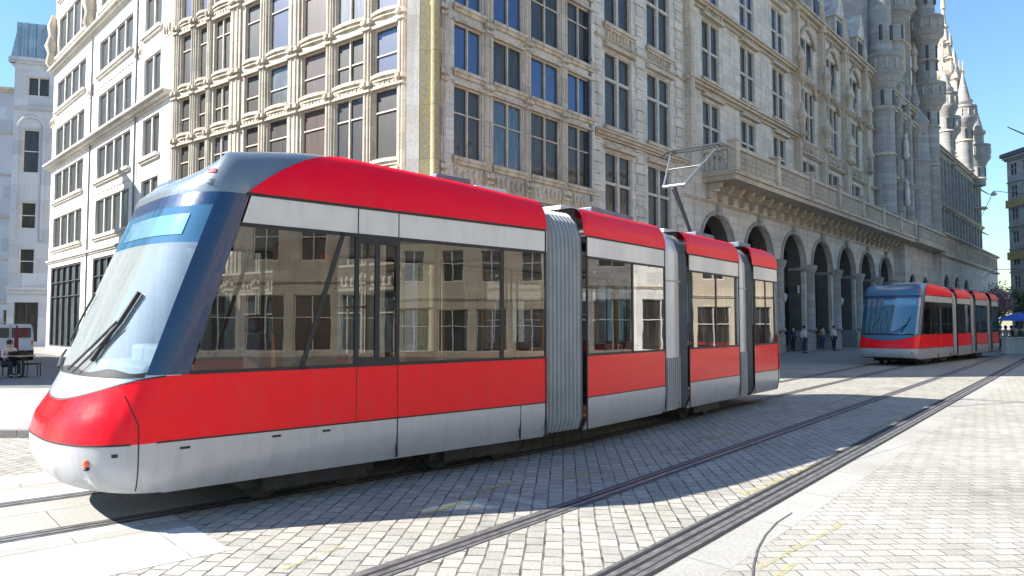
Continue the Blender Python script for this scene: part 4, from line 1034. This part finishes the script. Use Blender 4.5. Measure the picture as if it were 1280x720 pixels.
for u in (57.0,63.0,69.4):
    for z in (29.5,36.0): mb.lathe(u,.2,[(.1,z-.8),(.4,z-.4),(.24,z),(.28,z+1),(.42,z+1.1),(.04,z+2.4)],8)
tb_('tower_moulding',mb,'stone_trim',smooth=40)
# lower bay fronts of the tower: polygonal piers
mb=MB()
for u in (56.3,59.7,63.3,66.8,70.2,72.7): 
    mb.lathe(u,-.25,[(.52,9.4),(.52,15.2),(.62,15.3),(.62,15.6),(.46,15.7),(.46,21.3),(.6,21.5),(.6,22),(.36,22.3),(.36,24.4),(.5,24.6),(.04,27)],8); mb.cut()
mb.lathe(67.9,.2,[(1.5,9.4),(1.5,11.5),(1.7,11.8),(1.5,12.2),(1.5,18.2),(1.75,18.6),(1.5,19.1),(1.4,22.5),(1.6,22.8),(1.2,23.4),(.1,25.4)],12)
for k in range(17): u=73.0+k*2.15; (mb.cut(),mb.box(u+.32,u+.68,-.28,.02,11.4,21.2)) if k<16 else None
tb_('buttress',mb,'stone_turret',smooth=35)
mb=MB(); mb.lathe(59.5,-.95,[(.1,17.4),(.3,17.7),(.3,17.9),(.22,18),(.26,18.6),(.2,19.2),(.1,19.4),(.17,19.55),(.17,19.75),(.05,19.9)],8); mb.lathe(59.5,-.95,[(.12,13),(.28,13.3),(.2,13.5),(.24,14.4),(.1,15),(.16,15.2),(.04,15.5)],8); tb_('statue',mb,'white_trim',smooth=60)
# gothic spire behind
mb=MB(); su,sy=105.0,3.6
mb.box(su-1.5,su+1.5,sy-1.5,sy+1.5,18,37.4)
for du in (-1.5,1.5):
    for dy in (-1.5,1.5): mb.lathe(su+du,sy+dy,[(.34,26),(.36,37),(.62,37.3),(.5,37.8),(.34,38),(.03,41.2)],8)
for z in (24,29.5,34.2): mb.box(su-1.75,su+1.75,sy-1.75,sy+1.75,z,z+.4)
mb.lathe(su,sy,[(1.9,37.4),(2.35,37.9),(2.5,38.6),(1.6,38.9),(1.35,40.3),(1.6,40.6),(1.0,41.2),(.85,42.8),(1.1,43.1),(.62,43.7),(.5,45.4),(.75,45.7),(.34,46.3),(.2,48.4),(.36,48.6),(.2,50.5),(.3,50.7),(.04,56)],8)
for k in range(12):
    a_=2*PI*k/12
    for r,z in ((2.3,38.8),(1.5,40.8),(1.0,43.2)):
        if k%2 and r<2: continue
        mb.lathe(su+r*math.cos(a_),sy+r*math.sin(a_),[(.12,z-.5),(.17,z+.3),(.02,z+1.4)],6)
sp_o=tb_('spire',mb,'stone_trim',smooth=35)
for du in (-.75,.75):
    for z in (25.2,30.5,34.9): mb=MB(); mb.box(su+du-.35,su+du+.35,sy-1.56,sy-1.48,z,z+2.6 if z<34 else z+2.2); mb.build('belfry_opening',M['glass_dark'],sp_o)
# gargoyles and flag bracket at the far end
mb=MB(); mb.tube((106.8,0,21.4),(108.9,-1.0,20.7),.14,.05,6); mb.tube((106.9,0,15.2),(108.4,-.7,14.8),.14,.06,6); tb_('gargoyle',mb,'stone_dark',smooth=40)

# ---- tower block on the right ------------------------------------------------------------
def block(name,loc,rz,wid,dep,h,rows,cols,mat,glass,label,cat='building',bands=None,group=None,front=True,sideL=True):
    e=empty(name,loc,rz,label,cat,group)
    fh=h/rows; mb=MB()
    opsF=[]; n=cols
    for r in range(rows):
        for k in range(n):
            c=wid*(k+.5)/n; ww=wid/n*(.28 if r else .40); z0=r*fh+(fh*.28 if r else .3); z1=r*fh+fh*.82; opsF.append((c-ww,c+ww,z0,z1))
    wall_grid(mb,0,wid,0,h,opsF,0,.25); shell(mb,0,wid,0,h,.27,dep); mb.build('wall',M[mat],e)
    for o in opsF: window(e,*o,.2,glass,2,(.6,),'frame_white',.06,.06)
    mb=MB(); course(mb,-.2,wid+.2,h-.1,((.2,.2),(.45,.2))); mb.cut()
    for r in range(1,rows): (course(mb,-.02,wid+.02,r*fh-.1,((.08,.08),(.14,.08))),mb.cut())
    mb.build('cornice',M['stone_trim'] if not bands else M[bands],e)
    return e
# its window front looks left across the street
rb=block('tower_block',(58.3,84,0),R(-90),26,14,21,8,13,'tower_block','glass_shop','grey brown block with two yellow bands, across the street from the spire',bands='tower_block')
mb=MB()
for z in (15.4,9.3): mb.box(-.15,26.1,-.22,.01,z,z+.9); mb.cut()
mb.build('yellow_band',M['yellow_band'],rb)
mb=MB(); mb.box(-.4,26.3,-.6,14,21.35,21.8); mb.build('roof',M['slate'],rb)
mb=MB(); mb.tube((5,1,21.8),(3.2,-2.0,24.2),.12,.05,6); mb.tube((5,1,21.8),(5,1,23.5),.1,n=6); mb.build('roof_mast',M['iron'],rb)
# ---- rows of houses outside the frame: they shade the left street and mirror in the glass -
x=-20
labs=['cream house with brown cornice facing the trams, seen mirrored in the glass','sand coloured house next to the cream one, seen mirrored in the glass','tall white house mirrored in the front tram glass','brown house towards the far end of the mirrored row','last sand coloured house of the mirrored row']
for k,(y0,wd,h,m_) in enumerate(((-28,13,15,'sand_render'),(-14.5,14,17,'cream'),(0,11,13,'sand_render'),(11.5,15,16,'tower_block'),(27,13.6,14,'sand_render'))):
    block('town_house',(30,y0+wd,0),R(-90),wd,10,h,4,5,m_,'glass_dark',labs[k],'house',group='houses opposite the trams')
block('town_house',(-30.2,19.9,0),R(90),17,12,17,4,5,'sand_render','glass_dark','sand coloured house across the road from the cafe chairs','house')

block('town_house',(-57.5,61,0),math.atan2(.3,.95),15,10,23,6,5,'pale_blue_render','glass_dark','pale house just left of the narrow pale blue grey building','house')
# ------------------------------------------------------------------ people
def chain_skin(name,verts,edges,radii,mats_face=None,sub=1):
    me=bpy.data.meshes.new(name+'_s'); me.from_pydata(verts,edges,[]); o=bpy.data.objects.new(name+'_s',me); C.objects.link(o)
    m=o.modifiers.new('skin','SKIN'); m.use_smooth_shade=True
    for i,r in enumerate(radii):
        me.skin_vertices[0].data[i].radius=(r,r) if not isinstance(r,tuple) else r
        me.skin_vertices[0].data[i].use_root=(i==0)
    s=o.modifiers.new('sub','SUBSURF'); s.levels=sub; s.render_levels=sub
    dg=bpy.context.evaluated_depsgraph_get(); me2=bpy.data.meshes.new_from_object(o.evaluated_get(dg)); me2.name=name
    bpy.data.objects.remove(o); bpy.data.meshes.remove(me); return me2
def person(loc,rz,label,top,trousers,pose='stand',group=None,stride=.0,arm=0,hair='hair'):
    p=empty('person',loc,rz,label,'person',group)
    # local: faces -y, z up
    if pose=='sit':
        hip=.50; J={'pel':(0,0,hip),'ab':(0,.0,hip+.18),'ch':(0,-.01,hip+.38),'ne':(0,-.02,hip+.55),'he':(0,-.05,hip+.64),'ht':(0,-.06,hip+.76)}
        kn=[(-.12,-.44,.50),(.12,-.44,.50)]; an=[(-.12,-.42,.09),(.12,-.46,.09)]; hp=[(-.10,0,hip),(.10,0,hip)]
        sh=[(-.19,-.01,hip+.47),(.19,-.01,hip+.47)]; el=[(-.25,-.10,hip+.20),(.25,-.10,hip+.20)]; wr=[(-.14,-.32,hip+.24),(.14,-.34,hip+.24)]
    else:
        hip=.92; J={'pel':(0,0,hip),'ab':(0,0,hip+.18),'ch':(0,0,hip+.38),'ne':(0,-.01,hip+.56),'he':(0,-.03,hip+.66),'ht':(0,-.04,hip+.78)}
        hp=[(-.095,0,hip-.03),(.095,0,hip-.03)]; kn=[(-.10,-stride*.6,.50),(.10,stride*.3,.50)]; an=[(-.10,-stride,.08),(.10,stride,.10)]
        sh=[(-.20,0,hip+.48),(.20,0,hip+.48)]; el=[(-.25,.03+stride*.2,hip+.20),(.25,.03-stride*.2,hip+.20)]; wr=[(-.25,-.06,hip-.03),(.25,-.06-arm*.2,hip-.03+arm*.2)]
    V=[J['pel'],J['ab'],J['ch'],J['ne'],J['he'],J['ht']]; E=[(0,1),(1,2),(2,3),(3,4),(4,5)]; Rr=[.13,.12,.14,.055,.088,.080]
    for s in (0,1):
        i=len(V); ft=(an[s][0]*1.1,an[s][1]-.15,.035)
        V+=[hp[s],kn[s],an[s],ft]; E+=[(0,i),(i,i+1),(i+1,i+2),(i+2,i+3)]; Rr+=[.085,.058,.04,.035]
        i=len(V); hd=tuple(a+(a-b)*.18 for a,b in zip(wr[s],el[s]))
        V+=[sh[s],el[s],wr[s],hd]; E+=[(2,i),(i,i+1),(i+1,i+2),(i+2,i+3)]; Rr+=[.052,.038,.026,.030]
    me=chain_skin('body',V,E,Rr)
    # fingers, nose and ears appended to the same mesh
    mb=MB()
    for s in (0,1):
        a=Vector(wr[s]); d=(Vector(wr[s])-Vector(el[s])).normalized(); sd=Vector((1,0,0)); h=a+d*.07
        for k in range(4):
            o=sd*(-.027+.018*k); L=(.06,.07,.065,.05)[k]; q=h+o+d*L*.6; mb.tube(h+o,q,.009,.008,6); mb.tube(q,q+(d+Vector((0,-.3,-.5))).normalized()*L*.5,.008,.006,6)
        t=a+d*.02; mb.tube(t,t+(d+Vector((0,-.8,.2))).normalized()*.06,.010,.007,6)
    hx=Vector(J['he']); mb.tube(hx+Vector((0,-.085,.05)),hx+Vector((0,-.115,.015)),.010,.014,6)
    for sx in (-1,1): mb.ball(tuple(hx+Vector((sx*.085,0,.03))),.014,.022,.032,6)
    bm=bmesh.new(); bm.from_mesh(me); m2=mb.data('x',[]); bm.from_mesh(m2); bm.to_mesh(me); bm.free(); bpy.data.meshes.remove(m2)
    me.materials.clear(); me.materials.append(M['skin']); me.polygons.foreach_set('use_smooth',[True]*len(me.polygons))
    link('body',me,p)
    # clothes: slightly larger skins over the same joints
    V=[J['pel'],J['ab'],J['ch'],(0,-.005,J['ne'][2]-.05)]; E=[(0,1),(1,2),(2,3)]; Rr=[.145,.14,.155,.085]
    for s in (0,1):
        i=len(V); V+=[sh[s],el[s],tuple(a*.8+b*.2 for a,b in zip(wr[s],el[s]))]; E+=[(2,i),(i,i+1),(i+1,i+2)]; Rr+=[.066,.05,.038]
    me=chain_skin('top',V,E,Rr); me.materials.append(top); link('top',me,p)
    V=[J['pel']]; E=[]; Rr=[.148]
    for s in (0,1):
        i=len(V); V+=[hp[s],kn[s],an[s]]; E+=[(0,i),(i,i+1),(i+1,i+2)]; Rr+=[.10,.072,.056]
    me=chain_skin('trousers',V,E,Rr); me.materials.append(trousers); link('trousers',me,p)
    mb=MB()
    for s in (0,1): mb.ball((an[s][0]*1.1,an[s][1]-.08,.045),.045,.13,.045,8)
    mb.build('shoes',M['black'],p,smooth=60)
    mb=MB(); mb.ball((hx.x,hx.y+.018,hx.z+.06),.100,.108,.112,12); mb.build('hair',M[hair],p,smooth=60)
    mb=MB()
    for sx in (-1,1): mb.ball((hx.x+sx*.032,hx.y-.086,hx.z+.045),.010,.006,.008,6)
    mb.build('eyes',M['black'],p)
    return p
def cloth(name,c): M[name]=paint(name,c,.85,var=.25,vs=8); return M[name]
cl_pale=cloth('pale pink shirt',(.62,.48,.45)); cl_dark=cloth('black cloth',(.02,.02,.028)); cl_navy=cloth('navy cloth',(.03,.045,.10)); cl_tan=cloth('tan cloth',(.40,.30,.20)); cl_mar=cloth('maroon cloth',(.20,.02,.03)); cl_jean=cloth('blue jeans',(.06,.09,.16)); cl_wh=cloth('white shirt',(.62,.6,.58)); cl_gr=cloth('green cloth',(.05,.14,.08))

# ------------------------------------------------------------------ cafe corner on the left
def at(px,Y): return ((px-640)/900*Y,Y)
def chair(loc,rz,label):
    e=empty('cafe_chair',loc,rz,label,'chair','black cafe chairs')
    mb=MB(); mb.box(-.22,.22,-.22,.22,.43,.48); mb.build('seat',M['black'],e,bevel=.01)
    mb=MB(); mb.box(-.22,.22,.19,.23,.60,.90); mb.tube((-.19,.21,.46),(-.19,.22,.62),.015); mb.tube((.19,.21,.46),(.19,.22,.62),.015)
    mb.build('backrest',M['black'],e,bevel=.01)
    for x in (-.19,.19):
        for y in (-.19,.19): mb=MB(); mb.tube((x*1.1,y*1.1,0),(x,y,.45),.018); mb.build('leg',M['iron'],e)
    return e
x,y=at(13,25.0); chair((x,y,.0),R(-100),'black cafe chair holding the person in the pale shirt')
person((x,y,0),R(60),'person in pale shirt and dark trousers seated at the cafe table',cl_pale,cl_dark,'sit')
x,y=at(2,25.2); chair((x,y,0),R(60),'empty black cafe chair behind the person in the pale shirt')
x,y=at(43,25.4); chair((x,y,0),R(110),'empty black cafe chair on the tram side of the small table')
x,y=at(31,25.1); e=empty('cafe_table',(x,y,0),0,'small cafe table with a tan top between black chairs','table')
mb=MB(); mb.lathe(0,0,[(.36,.71),(.37,.73),(.36,.75)],20); mb.build('tabletop',cl_tan,e,smooth=40)
mb=MB(); mb.lathe(0,0,[(.22,0),(.2,.03),(.03,.06),(.03,.71)],12); mb.build('pedestal',M['iron'],e,smooth=40)
x,y=at(22,26.2); e=empty('closed_parasol',(x,y,0),0,'closed maroon parasol behind the seated person','parasol')
mb=MB(); mb.lathe(0,0,[(.08,.75),(.07,1.1),(.06,1.5),(.02,1.8)],10); mb.build('canopy',cl_mar,e,smooth=40)
mb=MB(); mb.lathe(0,0,[(.25,0),(.25,.06),(.02,.08),(.02,.8)],12); mb.build('pole',M['iron'],e,smooth=40)
# white van
x,y=at(18,36); e=empty('delivery_van',(x-.15,y,0),R(34),'white delivery van parked behind the cafe chairs, back doors towards the viewer','van')
mb=MB()
prof=[(-.95,.35),(-.98,.7),(-.97,1.2),(-.90,1.72),(-.82,1.84),(.82,1.84),(.90,1.72),(.97,1.2),(.98,.7),(.95,.35)]
mb.grid([[(px_,yy,z) for px_,z in prof] for yy in (0,.05,3.6)]); mb.grid([[(px_*f,yy,z if z<1.0 else z-dz) for px_,z in prof] for yy,f,dz in ((3.6,1,0),(4.3,.96,.75),(5.0,.9,.85))])
mb.face([(px_,0,z) for px_,z in prof]); mb.face([(px_*.9,5.0,z if z<1 else z-.85) for px_,z in prof]); mb.build('body',M['white'],e,smooth=30)
for sx in (-1,1):
    mb=MB(); mb.box(min(sx*.05,sx*.85),max(sx*.05,sx*.85),-.02,-.002,1.15,1.65); mb.build('rear_window',M['glass_dark'],e)
    mb=MB(); mb.box(min(sx*.86,sx*.95),max(sx*.90,sx*.95),-.02,0,.8,1.0); mb.build('tail_light',M['orange_light'],e)
    for yy in (.9,4.0): mb=MB(); mb.tube((sx*.75,yy,.32),(sx*.99,yy,.32),.32,n=18); wh=mb.build('wheel',M['black'],e,smooth=40); mb=MB(); mb.tube((sx*.985,yy,.32),(sx*1.0,yy,.32),.19,n=14); mb.build('rim',M['silver'],wh,smooth=40)
mb=MB(); mb.box(-.96,.96,-.08,.02,.38,.52); mb.build('bumper',M['black'],e); mb=MB(); mb.box(-.006,.006,-.012,0,.55,1.8); mb.build('door_gap',M['black'],e)
mb=MB(); mb.box(-.9,.9,.1,4.8,.22,.36); mb.build('underside',M['under'],e)

# ------------------------------------------------------------------ things under the arcade
def dRp(u,o=0): q=CB+dR*u; n=Vector((dR.y,-dR.x)); return (q.x+n.x*o,q.y+n.y*o)
def hang_sign(u,o,z,w_,h_,label,mat):
    x,y=dRp(u,o); e=empty('hanging_sign',(x,y,z),aR,label,'sign')
    mb=MB(); mb.box(-w_/2,w_/2,-.04,.04,-h_,0); mb.build('panel',mat,e,bevel=.01)
    for s in (-1,1): mb=MB(); mb.tube((s*w_*.35,0,0),(s*w_*.35,0,8.5-z),.02); mb.build('rod',M['iron'],e)
M['sign_blue']=paint('pale blue sign',(.35,.48,.62),.6)
hang_sign(34.9,-.4,4.5,1.5,.55,'white flat sign hanging beside the second visible pier',M['white'])
hang_sign(41.6,-.5,4.7,1.0,1.9,'tall pale blue banner hanging in the arcade left of the distant tram',M['sign_blue'])
hang_sign(46.6,-.2,3.9,.9,.4,'small white sign hanging in the arcade close to the distant tram',M['white'])
for u,o,lb,t,tr in ((30.3,1.3,'person in white shirt standing just past the tail of the near tram',cl_wh,cl_navy),(36.4,1.2,'person in white shirt standing before the pier with the white sign',cl_wh,cl_dark),(33.6,-.6,'person in navy top standing under the arch with the white sign',cl_navy,cl_dark),(39.3,-.5,'person in tan jacket standing under the arch of the blue banner',cl_tan,cl_jean)):
    x,y=dRp(u,o); person((x,y,0),R(30),lb,t,tr,'stand')
# bins and lamp brackets along the arcade
for k,u in enumerate((29.45,40.75,52.0)):
    x,y=dRp(u,.35); e=empty('wall_lantern',(x,y,3.6),aR,('iron lantern on the pier beside the near tram','iron lantern on the pier beside the blue banner','iron lantern on the pier just above the distant tram')[k],'lantern','lanterns on the arcade piers')
    mb=MB(); mb.tube((0,.35,.1),(0,-.1,.25),.03); mb.build('bracket',M['iron'],e)
    mb=MB(); mb.lathe(0,-.1,[(.09,-.35),(.16,0),(.18,.03),(.04,.2)],6); mb.build('lantern_glass',M['roof_white'],e)

# ------------------------------------------------------------------ clutter at the end of the street
def tree(loc,h,cr,label,leafm,n=5200,seed=1,trunkr=.16):
    e=empty('tree',(loc[0],loc[1],0),0,label,'tree'); rnd=random.Random(seed)
    mb=MB(); mb.tube((0,0,0),(.05,.03,h*.35),trunkr,trunkr*.75,8); top=Vector((.05,.03,h*.35)); ends=[]
    for k in range(7):
        a=k*2*PI/7+rnd.uniform(-.3,.3); q=top+Vector((math.cos(a)*cr*rnd.uniform(.35,.6),math.sin(a)*cr*rnd.uniform(.35,.6),h*rnd.uniform(.18,.42))); mb.tube(top,q,trunkr*.5,.04,6); ends.append(q)
        for j in range(2): r_=q+Vector((rnd.uniform(-.5,.5)*cr,rnd.uniform(-.5,.5)*cr,h*rnd.uniform(.02,.2))); mb.tube(q,r_,.04,.015,5); ends.append(r_)
    mb.build('trunk',cl_tan,e,smooth=60)
    mb=MB()
    for i in range(n):
        c=rnd.choice(ends); d=Vector((rnd.gauss(0,1),rnd.gauss(0,1),rnd.gauss(0,.8))); p=c+d*cr*.20
        a=Vector((rnd.uniform(-1,1),rnd.uniform(-1,1),rnd.uniform(-1,1))).normalized()*.11; b=a.orthogonal().normalized()*.06
        mb.face([p-a,p+b,p+a,p-b],rnd.choice((0,0,1)))
    mb.build('crown',leafm,e,recalc=False); return e
def leaf(name,c):
    m,nt_,b=newmat(name); b.inputs['Base Color'].default_value=c4(c); b.inputs['Roughness'].default_value=.6; M[name]=m; return m
gl=[leaf('leaf green',(.06,.10,.03)),leaf('leaf light green',(.11,.15,.05))]; pk=[leaf('pinkish blossom',(.34,.20,.20)),leaf('brown leaf',(.12,.07,.05))]
tree(at(1279,62),5.2,2.3,'green tree standing behind the blue parasol',gl,5200,3)
tree(at(1248,58),4.6,1.3,'small pinkish tree past the tail of the distant tram',pk,3000,5,.10)
x,y=at(1273,47); e=empty('parasol',(x,y,0),0,'open blue parasol over the people by the low wall','parasol')
mb=MB(); mb.lathe(0,0,[(1.3,2.05),(.9,2.3),(.03,2.62),(.01,2.62)],8); mb.build('canopy',paint('blue canopy',(.08,.16,.55),.8),e)
mb=MB(); mb.lathe(0,0,[(.25,0),(.25,.06),(.025,.08),(.025,2.6)],10); mb.build('pole',M['iron'],e)
ppl=[(1249,50,'person in maroon top just behind the distant tram',cl_mar,cl_dark,40),(1256,48,'person in white shirt behind the low wall, left of the parasol',cl_wh,cl_dark,-30),(1263,50,'person in black left of the parasol pole behind the low wall',cl_dark,cl_dark,80),(1276,49,'person in green top under the blue parasol',cl_gr,cl_jean,10),(1269,53,'person in tan jacket behind the blue parasol',cl_tan,cl_navy,150)]
for px_,Y,lb,t,tr,rz in ppl: x,y=at(px_,Y); person((x,y,0),R(rz),lb,t,tr,'stand',None,.12)
x,y=at(1256,44); e=empty('low_wall',(x,y,0),R(12),'low pale stone wall in front of the people at the blue parasol','wall')
mb=MB(); mb.box(0,9,0,.35,0,.95); mb.build('wall_body',M['white_trim'],e,bevel=.02); mb=MB(); mb.box(-.05,9.05,-.05,.4,.95,1.04); mb.build('coping',M['white_trim'],e,bevel=.01)
# lamps hung on wires across the street
for k,(px_,py_,Y,lb) in enumerate(((1247,243,70,'upper street lamp hung on a wire against the sky'),(1245,341,70,'lower street lamp hung on a wire against the sky'))):
    x,y=at(px_,Y); z=1.84+(405-py_)*Y/900*1.01
    e=empty('street_lamp',(x,y,z),0,lb,'street lamp','lamps hung across the street')
    mb=MB(); mb.lathe(0,0,[(.1,-.18),(.3,-.05),(.2,.12),(.04,.3)],10); mb.build('lamp_head',M['roof_white'],e,smooth=40)
    q0=dRp(103,0); q1=(57.2,76)
    mb=MB()
    P_=[]
    a=Vector((q0[0]-x,q0[1]-y,1.1)); b=Vector((q1[0]-x,q1[1]-y,1.0)); c=Vector((0,0,.3))
    mb.path([a,a.lerp(c,.5)+Vector((0,0,-.15)),c,c.lerp(b,.5)+Vector((0,0,-.12)),b],.03,5); mb.build('wire',M['iron'],e)
